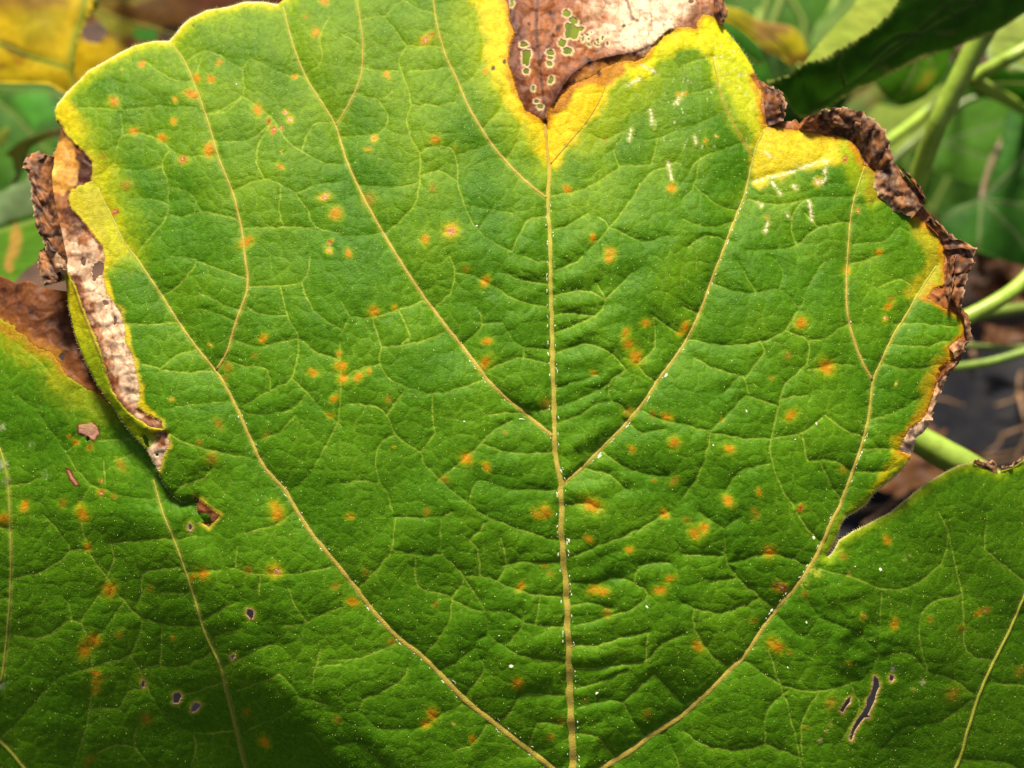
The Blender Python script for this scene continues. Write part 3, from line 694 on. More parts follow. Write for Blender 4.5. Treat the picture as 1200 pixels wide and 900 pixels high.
# spots: tile origin, then x,y,r[,ry] in thirds, kind letter o orange r red p pale d dark f faint
SPOTS = {
    (0, 0): "500,225,14 770,220,18 690,275,17 740,278,15 675,330,28 615,350,13 400,358,20 470,460,18 610,425,14 570,485,17 735,527,32 645,560,17r 440,650,24f 360,550,20f 405,745,20r 905,385,24 945,425,16r 962,458,16r 990,450,9r 1005,395,14p 1020,420,13p 1110,115,18 1075,60,14f 1035,268,14 1140,5,16 985,585,13 1140,692,24p 1180,750,20 1160,850,12r 1155,880,14p 865,850,28 990,535,7p 680,92,9d 430,245,7p",
    (400, 0): "295,140,26p 320,120,11r 350,130,12f 160,262,17 115,487,13p 95,525,13 330,490,15 385,810,34p 295,840,22 25,890,14 400,520,9f 795,665,20 1160,660,17 885,835,16 945,890,18 925,490,12f 1185,335,10 505,250,12 95,700,26f 320,660,16f",
    (800, 0): "80,495,10p 120,480,7p 570,560,17r 615,740,13r 690,885,15 295,765,12f 475,640,20p 5,330,12",
    (0, 300): "925,290,18 895,350,12f 1100,410,22 1190,345,12p 1190,385,18 1175,500,20 1160,560,15 800,390,22f 790,430,16f 770,590,22f 745,710,26f 935,630,15f 970,885,28 605,505,8p 740,310,9p 425,735,24f 265,655,12 242,635,8 315,675,11r 355,830,13r 355,790,9r 400,845,9r 220,868,16f 85,880,22 285,895,22 700,655,12f",
    (400, 300): "940,8,18 505,90,22 115,195,18 187,180,13 5,385,18 5,430,18 60,425,20 97,405,12 165,505,17f 512,300,22 505,375,28 440,45,15f 1070,235,17 1000,270,19 1010,310,22 1035,355,24 887,410,13 720,518,18f 440,712,20 510,740,19 365,785,18f 1020,678,14 1170,655,20 1145,565,24 1095,555,16f 1010,548,20f 1170,790,20f 880,875,34 715,890,18 1190,270,14 185,670,6 575,620,8f 1100,790,12f",
    (400, 600): "30,15,16 300,0,14f 85,212,18f 40,315,22 330,325,15f 630,262,22 690,10,22 720,8,20 870,95,18 1012,132,15 890,272,26 920,280,22 1155,235,20 1120,275,22 935,355,18f 735,220,12f 715,190,14f 620,602,20 320,712,26 295,745,18 460,798,16 735,790,16f 1075,708,20f 770,735,16f 855,658,12f 1135,5,18 175,455,18f 395,745,7p",
    (800, 300): "415,235,20 370,350,15f 505,390,28 380,560,24 163,678,20 725,175,20 712,222,12p 735,150,18f 563,750,16f 268,830,13 160,860,22 415,887,14r 10,250,22 750,448,8p 137,575,7 315,430,9f 578,50,18 250,895,12f",
    (0, 600): "15,25,20 290,10,24 308,122,20 385,272,24 525,270,16f 300,480,32 330,450,24 340,570,20 338,600,18 336,630,14 420,432,15f 608,443,9 497,588,16f 515,728,26f 315,872,24f 930,808,20 865,705,15f 872,205,18f 960,205,22 975,210,18p 680,225,18 715,218,20 975,10,20 1180,260,18f 1185,730,16f",
    (800, 600): "15,30,18f 45,75,22 75,55,20 260,10,16f 305,140,22 335,260,18r 355,268,18r 250,382,14f 315,460,20 335,475,20 375,495,12f 55,472,20 718,97,20 565,155,14f 745,392,22 1065,345,18r 1040,355,15 870,378,18f 635,368,14p 980,410,16f 585,530,12f 950,640,28f 520,670,24f 1185,560,24f 430,760,14f 430,290,16f"}
KC = {'o': (ORG, ORG * 1.1, 0.80), 'r': (np.array([0.42, 0.13, 0.012], f32), np.array([0.28, 0.040, 0.012], f32), 0.95), 'p': (np.array([0.50, 0.33, 0.012], f32), np.array([0.46, 0.13, 0.05], f32), 0.95),
      'd': (np.array([0.2, 0.12, 0.01], f32), np.array([0.04, 0.03, 0.005], f32), 0.8), 'f': (np.array([0.27, 0.16, 0.010], f32), np.array([0.30, 0.16, 0.01], f32), 0.60)}
nfine = perlin(X / 2.6, Y / 2.6, 51)
for (tx, ty), s in SPOTS.items():
    for w in s.split():
        kd = w[-1] if w[-1].isalpha() else 'o'
        cx, cy, r = (float(q) for q in w.rstrip('orpdf').split(','))
        cx = tx + cx / 3; cy = ty + cy / 3; r = r / 3
        r *= rng.uniform(0.9, 1.15); ax = rng.uniform(0.9, 1.7); an = rng.uniform(0, 3.14)
        q = LT.sl(cx - r * 3, cy - r * 3, cx + r * 3, cy + r * 3)
        if not X[q].size:
            continue
        dx = X[q] - cx + wx2[q] * 1.5; dy = Y[q] - cy + wy2[q] * 1.5
        u = (dx * math.cos(an) + dy * math.sin(an)) * ax; v = -dx * math.sin(an) + dy * math.cos(an)
        d = np.sqrt(u * u + v * v) / r * (1 + 0.16 * nfine[q])
        halo, core, st = KC[kd]
        c = col[q]
        c = mixc(c, YG, 0.55 * sstep(2.1, 0.7, d) * (0.4 if kd == 'f' else 1))
        c = mixc(c, halo, st * sstep(1.25, 0.35, d))
        c = mixc(c, core, st * sstep(0.62, 0.25, d) * (0.6 if kd in 'of' else 0.95))
        if kd in 'rp':
            c = mixc(c, (0.80, 0.60, 0.45), 0.85 * sstep(0.55, 0.2, d) * sstep(0.05, 0.4, perlin(X[q] / 1.9, Y[q] / 1.9, 52)))
        col[q] = c
# eaten dry patches on the left basal lobe and around the slits
for pts, c in (([(91, 497), (102, 496), (108, 494), (115, 500), (117, 508), (110, 517), (103, 512), (92, 507)], (0.55, 0.27, 0.17)),
               ([(77, 549), (82, 551), (86, 558), (93, 568), (88, 569), (82, 562)], (0.42, 0.19, 0.11))):
    s = LT.signed(pts, 20, X + wx2 * 0.6, Y + wy2 * 0.6)
    col = mixc(col, BRN, sstep(2.0, 0.2, s)); col = mixc(col, c, sstep(-0.2, -1.6, s))
for hp in HOLES_C:
    q = LT.line_dist([hp], 16, closed=True)
    col = mixc(col, YG, 0.7 * sstep(7, 1.5, q + nfine)); col = mixc(col, (0.50, 0.30, 0.14), 0.9 * sstep(3.0, 1.0, q + 0.6 * nfine))
for cx, cy, r, c in ((1047, 784, 3.6, (0.5, 0.42, 0.28)), (1081, 799, 4.5, (0.55, 0.5, 0.2)), (1071, 808, 4.0, (0.45, 0.42, 0.06)), (968, 857, 3.4, (0.5, 0.4, 0.1)), (961, 868, 4.0, (0.45, 0.36, 0.12)), (974, 848, 3.5, (0.4, 0.38, 0.05)),
                     (995, 675, 3.0, (0.45, 0.2, 0.04)), (996, 670, 2.5, (0.45, 0.2, 0.04)), (952, 668, 6, (0.42, 0.42, 0.03)), (958, 672, 6, (0.42, 0.42, 0.03)), (943, 682, 7, (0.33, 0.36, 0.03)), (1060, 655, 3.5, (0.3, 0.36, 0.05)), (1066, 652, 2.5, (0.4, 0.42, 0.1)),
                     (3, 545, 7, (0.42, 0.46, 0.25)), (8, 565, 6, (0.30, 0.38, 0.12)), (2, 500, 5, (0.4, 0.44, 0.2)), (53, 556, 6, (0.20, 0.30, 0.07)), (37, 521, 5, (0.20, 0.30, 0.07)), (3, 803, 6, (0.28, 0.33, 0.14))):
    q = LT.sl(cx - 20, cy - 20, cx + 20, cy + 20)
    d = np.sqrt((X[q] - cx) ** 2 + (Y[q] - cy) ** 2) / r + 0.7 * nfine[q] + 0.8 * np.abs(wx2[q])
    col[q] = mixc(col[q], c, 0.75 * sstep(1.4, 0.3, d))
# silvery dry scratches, upper right; their white glints put into the colour
SILV = [[(884, 213), (903, 208), (930, 200), (943, 195), (958, 190), (970, 188)], [(970, 188), (966, 204)], [(955, 210), (962, 216), (968, 208)], [(905, 214), (915, 228)], [(897, 178), (903, 184)], [(888, 237), (892, 241)], [(930, 218), (935, 222)],
        [(783, 190), (787, 210)], [(762, 130), (766, 148)], [(800, 110), (790, 122)], [(735, 100), (750, 92)], [(752, 76), (770, 86)], [(740, 150), (737, 165)], [(948, 236), (952, 258)], [(814, 160), (816, 168)], [(900, 262), (896, 272)], [(922, 250), (925, 254)]]
sil = LT.line_dist(SILV, 12)
sw = sstep(2.6, 0.6, sil + 2.4 * perlin(X / 4.0, Y / 4.0, 61) + 1.6 * perlin(X / 1.8, Y / 1.8, 62) + 0.9)
col = mixc(col, (0.46, 0.48, 0.10), 0.35 * sstep(5, 1.5, sil + 2.5 * perlin(X / 5, Y / 5, 65)))
col = mixc(col, (0.74, 0.64, 0.42), 0.85 * sw)
# many fine pale scratches in the upper right third
v5 = perlin(X / 3.0 + Y / 9, Y / 7.0, 63) * sstep(700, 800, X) * sstep(360, 120, Y)
col = mixc(col, (0.60, 0.58, 0.30), 0.75 * sstep(0.52, 0.68, v5) * sstep(0.0, 0.5, perlin(X / 40, Y / 40, 64) + 0.2))
# pale nerves streaks along big veins
st_ = sstep(8.5, 3.0, d_big) * sstep(0.28, 0.62, perlin(X / 6, Y / 9, 66))
col = mixc(col, (0.20, 0.30, 0.06), 0.45 * st_)
base_col = col


def dead_colour(c, s, m, pale, seed, edge=BRN, glow=ORG, dark=0.5, t0=TAN, t1=(0.20, 0.060, 0.020), ew=22.0, gw=9.0):
    """brown tissue; s signed distance, m mask, pale 0..1 weight of bleached tissue and painted glare"""
    nn = fbm(X / 16, Y / 16, seed, 3); nl = fbm(X / 40, Y / 40, seed + 3, 3)
    k = np.broadcast_to(np.asarray(t0, f32), X.shape + (3,)).copy()
    k = mixc(k, t1, np.clip(0.5 + 0.9 * nl, 0, 1))
    k = mixc(k, PALE, np.clip(pale + 0.45 * nn * (pale > 0.02), 0, 1))
    k = mixc(k, DBR, np.clip(dark * (nn - 0.2) * 1.8, 0, 0.85))
    k = mixc(k, BRN, 0.6 * sstep(1.2, 0.3, v3) * (1 - 0.3 * pale))
    k = mixc(k, BRN, 0.55 * sstep(0.35, 0.75, perlin(X / 3.4, Y / 3.4, seed + 9) + 0.4 * nl))
    k = mixc(k, edge, 0.92 * sstep(-ew, -ew * 0.25, s + 5 * nn) * (1 - pale))
    c = mixc(c, glow, 0.8 * sstep(gw, 0.5, s + gw * 0.4 * nn + 0.8 * nfine))
    return mixc(c, k, m)


pale1 = np.clip(sstep(668, 740, X + 20 * n_b) * sstep(74, 40, Y + 10 * n_b - (X - 700) * 0.1), 0, 1) * (1 - 0.75 * sstep(796, 822, X + 0.4 * Y))  # pale dead tissue, with its white glare painted in as well
colA = dead_colour(base_col, s1, in1, pale1, 70, dark=0.4, t0=(0.32, 0.105, 0.025), t1=(0.22, 0.058, 0.012))
# dark branching cracks and orange shoulder in the notch
ck = LT.line_dist([[(640, 145), (637, 117), (632, 73), (628, 33), (630, 0), (630, -60)], [(595, -10), (602, 25), (611, 45), (620, 55), (628, 60)], RIDGE, [(668, 88), (655, 103), (650, 112)], [(632, 73), (640, 58), (648, 48)], [(735, 0), (741, 22), (748, 24)], [(724, -20), (735, 2)]], 14)
colA = mixc(colA, (0.055, 0.018, 0.012), in1 * 0.8 * sstep(3.2, 0.4, ck + 1.2 * nfine))
colA = mixc(colA, (0.40, 0.16, 0.016), soft([(644, 138), (652, 116), (670, 98), (695, 82), (730, 68), (745, 70), (705, 84), (672, 104), (660, 125)], 6) * 0.8)
hol = LT.line_dist(HOLES_A, 12, closed=True)
colA = mixc(colA, (0.62, 0.44, 0.24), in1 * 0.85 * sstep(3.2, 0.6, hol + nfine))
for cx, cy, r in ((645, 15, 2.6), (620, 28, 2.2), (654, 33, 3), (648, 41, 2), (690, 72, 3.5), (731, 30, 2), (673, 95, 2), (649, 120, 2), (591, 72, 2.2), (578, 80, 2.5), (620, 18, 1.2), (702, 86, 2.5)):
    q = LT.sl(cx - 9, cy - 9, cx + 9, cy + 9)
    d = np.sqrt((X[q] - cx) ** 2 + ((Y[q] - cy) * 0.8) ** 2) / r + 0.3 * nfine[q]
    colA[q] = mixc(colA[q], (0.025, 0.012, 0.008), 0.9 * sstep(1.3, 0.6, d))
d_band = LT.line_dist([BAND], 40)
pale2 = np.clip(sstep(258, 300, Y + 14 * n_b) * np.where(Y < 322, 0.75, 0.12 + 0.95 * sstep(5, 24, d_band + 7 * n_b)) + 0.35 * n_b * (Y > 262) - 0.25 * sstep(0.1, 0.5, n_a), 0, 1)
colA = dead_colour(colA, s2, in2 * (X < 300), pale2 * (X < 210), 80, dark=0.5, ew=6, glow=(0.55, 0.42, 0.03), gw=6)
paintA = [([(60, 172), (72, 160), (92, 182), (90, 210), (70, 228), (55, 210)], 6, (0.50, 0.24, 0.035), 0.85), ([(57, 188), (72, 190), (70, 208), (54, 206)], 5, (0.62, 0.42, 0.08), 0.8), ([(92, 178), (100, 180), (107, 195), (106, 212), (92, 213), (94, 195)], 3, DBR, 0.85),
          ([(78, 245), (90, 255), (100, 270), (92, 276), (80, 268)], 4, DBR, 0.7), ([(36, 190), (46, 190), (50, 215), (58, 222), (50, 245), (42, 240), (38, 215)], 4, DBR, 0.6), ([(54, 230), (66, 236), (72, 262), (62, 262), (54, 246)], 4, (0.14, 0.10, 0.02), 0.7),
          ([(68, 148), (76, 158), (78, 166), (70, 168)], 4, DBR, 0.6)]
for pts, r, c, w in paintA:
    colA = mixc(colA, c, soft(pts, r) * w * in2)
# green rolled rim outside the dead margin
rimL = LT.signed([(77, 326), (84, 332), (93, 362), (106, 395), (118, 425), (126, 446), (130, 460), (150, 484), (172, 503), (185, 512), (172, 528), (158, 512), (143, 493), (130, 473), (115, 453), (100, 423), (88, 393), (80, 357)], 20)
colA = mixc(colA, mixc(np.broadcast_to(YG, X.shape + (3,)), YEL, sstep(440, 340, Y) * 0.7), 0.9 * sstep(2.5, -1.5, rimL))
colA = mixc(colA, BRN, 0.6 * sstep(2.5, 0.5, LT.line_dist([[(84, 332), (95, 362), (108, 395), (120, 425), (128, 446)]], 10)))
# right crumpled margin
pale4 = np.clip(sstep(440, 462, Y + 8 * n_b) * (0.9 + 0.3 * n_b), 0, 1)
colA = dead_colour(colA, s4, in4 * (X > 860), pale4 * (X > 1000), 90, edge=(0.26, 0.085, 0.018), dark=0.9, ew=9)
colB = dead_colour(base_col, s3, in3, np.zeros_like(X), 95, edge=(0.20, 0.065, 0.010), dark=1.2, t0=(0.16, 0.055, 0.016), t1=(0.09, 0.028, 0.010), ew=14)
colB = mixc(colB, YEL * np.array([0.8, 0.7, 1]), 0.85 * sstep(28, 8, s3 + 9 * n_b) * (1 - in3) * sstep(120, 40, X))
colB = mixc(colB, YG * 0.7, 0.75 * sstep(45, 10, s3 + 9 * n_b) * (1 - in3))
colB = mixc(colB, (0.36, 0.16, 0.012), 0.75 * soft([(-60, 368), (10, 378), (30, 396), (50, 405), (72, 410), (76, 438), (60, 420), (30, 402), (0, 384)], 6) * (1 - 0.2 * in3))

# ------------------------------------------------------------------ main leaf: meshes
leaf_base = on_leaf([668], [938], [LT.sample(HA, 668, 930)])[0]
leaf = thing('squash_leaf', 'large lobed green leaf with orange spots, torn brown notch and dead edges filling the view', 'leaf', tuple(leaf_base))
nx, ny = LT.nx, LT.ny
PA = on_leaf(X.ravel(), Y.ravel(), np.where(Y < VS, HA, np.where(Y < VS + 40, HA * sstep(VS + 40, VS, Y) + H * (1 - sstep(VS + 40, VS, Y)), H)).ravel())
selB = Y < VS
PB = np.zeros_like(PA); PB[selB.ravel()] = on_leaf(X[selB], Y[selB], HB[selB])
fxc = (X[:-1, :-1] + LT.sp / 2); fyc = (Y[:-1, :-1] + LT.sp / 2)
inA = inside(fxc, fyc, POLY_A); inB = inside(fxc, fyc, POLY_B)
up = Y[:-1, :-1] < VS
for hp in HOLES_C:
    hc = inside(fxc, fyc, hp); inA &= ~hc; inB &= ~hc
for hp in HOLES_A:
    inA &= ~(inside(fxc, fyc, hp) & up)
for hp in HOLES_B:
    inB &= ~(inside(fxc, fyc, hp) & up)
mA = np.where(up, inA, inA | inB); mB = inB & up
# the narrow gap of the left sinus must not be bridged by the lower sheet's plan
idx = np.arange(nx * ny).reshape(ny, nx)
idB = np.where(Y < VS, idx + nx * ny, idx)


def quads(I):
    return np.stack([I[:-1, :-1], I[1:, :-1], I[1:, 1:], I[:-1, 1:]], -1)


fA = quads(idx); fB = quads(idB)
V_all = np.vstack([PA, PB]); C_all = np.vstack([np.where((Y < VS + 30)[..., None], colA * sstep(VS + 30, VS, Y)[..., None] + base_col * (1 - sstep(VS + 30, VS, Y))[..., None], base_col).reshape(-1, 3), colB.reshape(-1, 3)])
H_all = np.concatenate([HA.ravel(), HB.ravel()])


def snap(faces, polys, Hs):
    """move the outer lattice points onto the traced outline"""
    e = np.sort(np.concatenate([faces[:, [0, 1]], faces[:, [1, 2]], faces[:, [2, 3]], faces[:, [3, 0]]]), axis=1)
    key = e[:, 0].astype(np.int64) * (4 * nx * ny) + e[:, 1]
    u, cnt = np.unique(key, return_counts=True)
    be = u[cnt == 1]
    b = np.unique(np.concatenate([be // (4 * nx * ny), be % (4 * nx * ny)]))
    bx = X.ravel()[b % (nx * ny)].astype(float); by = Y.ravel()[b % (nx * ny)].astype(float)
    best = np.full(len(b), 1e9); tx_ = bx.copy(); ty_ = by.copy()
    for pl in polys:
        n_ = len(pl)
        for k in range(n_):
            a = pl[k]; c = pl[(k + 1) % n_]
            m = (bx > min(a[0], c[0]) - 4) & (bx < max(a[0], c[0]) + 4) & (by > min(a[1], c[1]) - 4) & (by < max(a[1], c[1]) + 4)
            if not m.any():
                continue
            dx, dy = c[0] - a[0], c[1] - a[1]; L = dx * dx + dy * dy + 1e-9
            t = np.clip(((bx[m] - a[0]) * dx + (by[m] - a[1]) * dy) / L, 0, 1)
            qx = a[0] + t * dx; qy = a[1] + t * dy; d = np.hypot(bx[m] - qx, by[m] - qy)
            mi = np.where(m)[0]; better = d < best[mi]
            w = mi[better]; best[w] = d[better]; tx_[w] = qx[better]; ty_[w] = qy[better]
    ok = best < LT.sp * 1.3
    # fine hairs and wear keep the edge from being a clean line
    jx = tx_ + 0.35 * perlin(tx_ / 2.3, ty_ / 2.3, 5); jy = ty_ + 0.35 * perlin(tx_ / 2.3, ty_ / 2.3, 6)
    V_all[b[ok]] = on_leaf(jx[ok], jy[ok], Hs[b[ok]])


FA = fA[mA]; FB = fB[mB]
snap(FA, [POLY_A, POLY_B] + HOLES_A + HOLES_C, H_all)
snap(FB, [POLY_B] + HOLES_B, H_all)


def sub_mesh(name, faces, mat, parent, skirt=1.3):
    if len(faces) == 0:
        return None
    used, inv = np.unique(faces, return_inverse=True)
    f = inv.reshape(faces.shape)
    V = V_all[used]; C = C_all[used]
    if skirt:
        e = np.concatenate([f[:, [0, 1]], f[:, [1, 2]], f[:, [2, 3]], f[:, [3, 0]]])
        es = np.sort(e, axis=1); key = es[:, 0].astype(np.int64) * len(V) + es[:, 1]
        u, first, cnt = np.unique(key, return_index=True, return_counts=True)
        be = e[first[cnt == 1]]
        bv, binv = np.unique(be, return_inverse=True); binv = binv.reshape(be.shape)
        V2 = V[bv] - LN[None, :] * skirt * PX
        f2 = np.stack([be[:, 1], be[:, 0], binv[:, 0] + len(V), binv[:, 1] + len(V)], -1)
        V = np.vstack([V, V2]); C = np.vstack([C, C[bv]]); f = np.vstack([f, f2])
    return mesh_obj(name, V, f, mat, parent, C)


fcen = lambda s: (s[:-1, :-1] + s[1:, 1:]) / 2
k1 = fcen(s1) < 0; k2 = (fcen(s2) < 0) & (fxc < 300) & (fyc < 620) & (fcen(rimL) > 0); k4 = (fcen(s4) < 0) & (fxc > 860) & (fyc < 560); k3 = fcen(s3) < 0
kA = np.zeros(mA.shape, int); kA[k1] = 1; kA[k2 & up] = 2; kA[k4 & up] = 4
kfA = kA[mA]; kfB = k3[mB]
blade = sub_mesh('blade', np.vstack([FA[kfA == 0], FB[~kfB]]), M_LEAF, leaf)
dp_top = sub_mesh('dead_patch', FA[kfA == 1], M_DEAD, leaf); dp_top['label'] = 'dry brown holed patch in the notch at the top of the leaf'
dm_left = sub_mesh('dead_margin', FA[kfA == 2], M_DEAD, leaf); dm_left['label'] = 'bleached papery dead strip along the left edge of the leaf'
dm_right = sub_mesh('dead_margin', FA[kfA == 4], M_DEAD, leaf); dm_right['label'] = 'crumpled dark brown dead edge on the right of the leaf'
dm = sub_mesh('dead_margin', FB[kfB], M_DEAD, leaf); dm['label'] = 'dark brown dead end of the basal lobe under the upper lobe'

# main veins: low rounded ribs lying in the blade
Hmix = np.where(Y < VS, HA, H)
for k, (pts, w0, w1) in MAIN.items():
    p = catmull(pts, 4.0)
    t = np.linspace(0, 1, len(p))
    w = (w0 + (w1 - w0) * t ** 0.8) * (1 + 0.10 * perlin(p[:, 0] / 9, p[:, 1] / 9, 17))
    px_ = p[:, 0] + 0.5 * perlin(p[:, 0] / 12, p[:, 1] / 12, 18); py_ = p[:, 1]
    src = Hmix
    h = LT.sample(src, px_, py_)
    if k in ('LB', 'LB2'):
        hb = np.where(py_ < VS, LT.sample(HB, px_, py_), h); h = hb
    P3 = on_leaf(px_, py_, h - 0.15 * w)
    tip = sstep(0.45, 1.0, t)
    if k in ('LB', 'R4'):
        tip = sstep(0.6, 0, t)
    c0 = np.array([0.42, 0.32, 0.045]); c1 = np.array([0.38, 0.36, 0.030])
    cc = c0[None, :] * (1 - tip[:, None]) + c1[None, :] * tip[:, None]
    if k in ('LB', 'LB2', 'LB3', 'R4'):
        cc = cc * 0 + np.array([0.31, 0.32, 0.030])
    if k == 'midrib':
        yy = sstep(260, 160, p[:, 1])[:, None]
        cc = cc * (1 - yy) + np.array([0.42, 0.26, 0.012]) * yy
    if k == 'R3' or k == 'R2b':
        cc = cc * 0 + np.array([0.34, 0.22, 0.012])
    nm = 'midrib' if k == 'midrib' else 'side_vein'
    tube_obj(nm, P3, w * PX, M_VEIN, leaf, 10, cc.astype(f32), 0.48, LN)

# petiole below the blade down to the vine on the ground
pp = [leaf_base + LN * -0.002, leaf_base + np.array([0.0, -0.012, -0.03]), np.array([0.03, -0.03, 0.12]), np.array([0.05, 0.02, 0.0])]
pp = catmull(pp, 0.01)
tube_obj('petiole', pp, np.linspace(0.0032, 0.0055, len(pp)), M_STALK, leaf, 10, np.array([0.16, 0.24, 0.03], f32))

# hairs: short pale cones all over the blade and along the edges
def cones(P, D, base, height, c, seg=4):
    n_ = len(P)
    D = D / np.linalg.norm(D, axis=1)[:, None]
    a = np.cross(D, np.array([0.31, 0.77, 0.2])); a /= np.linalg.norm(a, axis=1)[:, None]; b = np.cross(D, a)
    V = []
    for s_ in range(3):
        q = s_ * 2 * np.pi / 3
        V.append(P + base[:, None] * (math.cos(q) * a + math.sin(q) * b))
    V.append(P + D * height[:, None])
    V = np.stack(V, 1).reshape(-1, 3)
    i = np.arange(n_)[:, None] * 4
    F = np.concatenate([i + np.array([[0, 1, 3]]), i + np.array([[1, 2, 3]]), i + np.array([[2, 0, 3]])]).reshape(-1, 3)
    return V, F, np.repeat(c, 4, 0)


sp = 9.0
hx, hy = np.meshgrid(np.arange(-200, 1360, sp), np.arange(-60, 1020, sp))
hx = (hx + rng.uniform(-sp, sp, hx.shape) * 0.75).ravel(); hy = (hy + rng.uniform(-sp, sp, hy.shape) * 0.75).ravel()
keep = (inside(hx, hy, POLY_A) | (inside(hx, hy, POLY_B) & (hy > VS))) & (LT.sample(d_edge, hx, hy) > 3)
for s in (s1, s4):
    keep &= ~((LT.sample(s, hx, hy) < 2) & (hy < VS))
keep &= ~((LT.sample(s2, hx, hy) < 2) & (hx < 300))
bx_ = inside(hx, hy, POLY_B) & (hy < VS) & ~inside(hx, hy, POLY_A) & (LT.sample(s3, hx, hy) > 2)
for hp in HOLES_C:
    keep &= ~inside(hx, hy, hp)
P1 = on_leaf(hx[keep], hy[keep], LT.sample(Hmix, hx[keep], hy[keep]) - 0.2); P2 = on_leaf(hx[bx_], hy[bx_], LT.sample(HB, hx[bx_], hy[bx_]) - 0.2)
P = np.vstack([P1, P2]); n_ = len(P)
Dv = np.broadcast_to(LN, (n_, 3)) + rng.normal(0, 0.3, (n_, 3)) + UP[None, :] * 0.35
big = 0.3 + 0.95 * rng.beta(1.6, 2.4, n_)
V1, F1, C1 = cones(P, Dv, big * 0.85 * PX, big * 1.15 * PX, np.tile(np.array([0.55, 0.62, 0.16], f32), (n_, 1)) * rng.uniform(0.7, 1.2, (n_, 1)))
# fringe on the edges
eb = []
for ln, dens in ((OUT_L[:20], 1.2), (OUT_L[34:], 1.5), (OUT_R[9:17], 1.2), (OUT_R[60:86], 1.6)):
    c = catmull(ln, dens * 1.6)
    tg = np.gradient(c, axis=0); tg /= np.linalg.norm(tg, axis=1)[:, None] + 1e-9
    eb.append(np.hstack([c, np.stack([tg[:, 1], -tg[:, 0]], -1)]))
eb = np.vstack(eb)
e0 = on_leaf(eb[:, 0], eb[:, 1], LT.sample(Hmix, eb[:, 0], eb[:, 1]) - 0.3)
e1 = on_leaf(eb[:, 0] + eb[:, 2] * 3, eb[:, 1] + eb[:, 3] * 3, LT.sample(Hmix, eb[:, 0], eb[:, 1]) + rng.normal(0, 1.5, len(eb)))
V2, F2, C2 = cones(e0, e1 - e0 + rng.normal(0, 0.0003, e0.shape), np.full(len(e0), 0.35 * PX), rng.uniform(1.5, 4.2, len(e0)) * PX, np.tile(np.array([0.6, 0.6, 0.3], f32), (len(e0), 1)))
o = mesh_obj('hairs', np.vstack([V1, V2]), np.vstack([F1, F2 + len(V1)]), M_HAIR, leaf, np.vstack([C1, C2]), True)
o['kind'] = 'stuff'

# raised white flecks along the ribs and a few loose ones
fl = []
for k, side, y0, y1, den in (('midrib', 1, 250, 900, 7), ('midrib', -1, 230, 900, 8), ('L1', -1, 480, 900, 10), ('L1', 1, 480, 900, 14), ('L2', -1, 400, 512, 8), ('R2', 1, 200, 540, 9), ('R1', -1, 600, 760, 9), ('R1', 1, 450, 600, 8), ('R1b', 1, 340, 430, 10)):
    w0, w1 = MAIN[k][1:]; p = catmull(MAIN[k][0], 2.0); t = np.linspace(0, 1, len(p)); w = w0 + (w1 - w0) * t ** 0.8
    tg = np.gradient(p, axis=0); tg /= np.linalg.norm(tg, axis=1)[:, None]
    i = 0
    while i < len(p):
        if y0 < p[i, 1] < y1:
            nr = np.array([-tg[i, 1], tg[i, 0]]) * side * (1 if k[0] != 'm' else -1)
            c = p[i] + nr * (w[i] + rng.uniform(-0.6, 0.8)); L = rng.uniform(0.6, 2.6) * (1.25 if k == 'midrib' else 1)
            fl.append((c[0], c[1], L, rng.uniform(0.35, 0.85), math.atan2(tg[i, 1], tg[i, 0]) + rng.normal(0, 0.25)))
        i += max(1, int(rng.exponential(den * 1.9) / 2.0))
fl += [(599, 780, 3.2, 3.0, 1.2), (1031, 667, 3.6, 2.2, 0.5), (544, 494, 1.4, 1.2, 0), (875, 482, 2.2, 1.1, 1.2), (957, 497, 2.6, 1.2, 1.0), (932, 515, 1.2, 1, 0), (836, 522, 1.3, 1, 1), (559, 265, 1.6, 1.6, 0), (277, 99, 1.4, 1.2, 0.5),
       (945, 729, 2.4, 1.2, 1.3), (1002, 664, 1.4, 1, 0), (923, 782, 2.0, 0.9, 1), (758, 711, 2.6, 1.4, 1), (667, 633, 3.4, 1.5, 1.5), (953, 630, 3, 2, 1), (700, 812, 3, 1.6, -0.6), (904, 715, 2.6, 2.0, -0.8), (897, 733, 2.6, 2.0, -0.8),
       (655, 577, 4, 1.2, 1.4), (658, 552, 3, 1, 1.2), (703, 535, 3.4, 1.4, -0.7), (781, 440, 3.6, 1.6, -0.9), (610, 491, 5, 1.0, 0.1), (585, 745, 1.2, 0.8, 0)]
VV, FF = [], []
for cx, cy, a, b, an in fl:
    base = len(VV) * 1
    m = 7
    ring = [(cx + a * rng.uniform(0.7, 1.2) * math.cos(q) * math.cos(an) - b * math.sin(q) * math.sin(an), cy + a * math.cos(q) * math.sin(an) + b * rng.uniform(0.7, 1.2) * math.sin(q) * math.cos(an)) for q in np.arange(m) / m * 2 * np.pi]
    hh = float(LT.sample(Hmix, cx, cy))
    pr = on_leaf([r_[0] for r_ in ring] + [cx], [r_[1] for r_ in ring] + [cy], [hh - 0.2] * m + [hh + 1.0])
    b0 = sum(len(v) for v in VV)
    VV.append(pr); FF += [[b0 + q, b0 + m, b0 + (q + 1) % m] for q in range(m)]
VV = np.vstack(VV)
o = mesh_obj('white_flecks', VV, np.array(FF), M_FLECK, leaf, np.tile(np.array([0.62, 0.60, 0.42], f32), (len(VV), 1)))
o['kind'] = 'stuff'


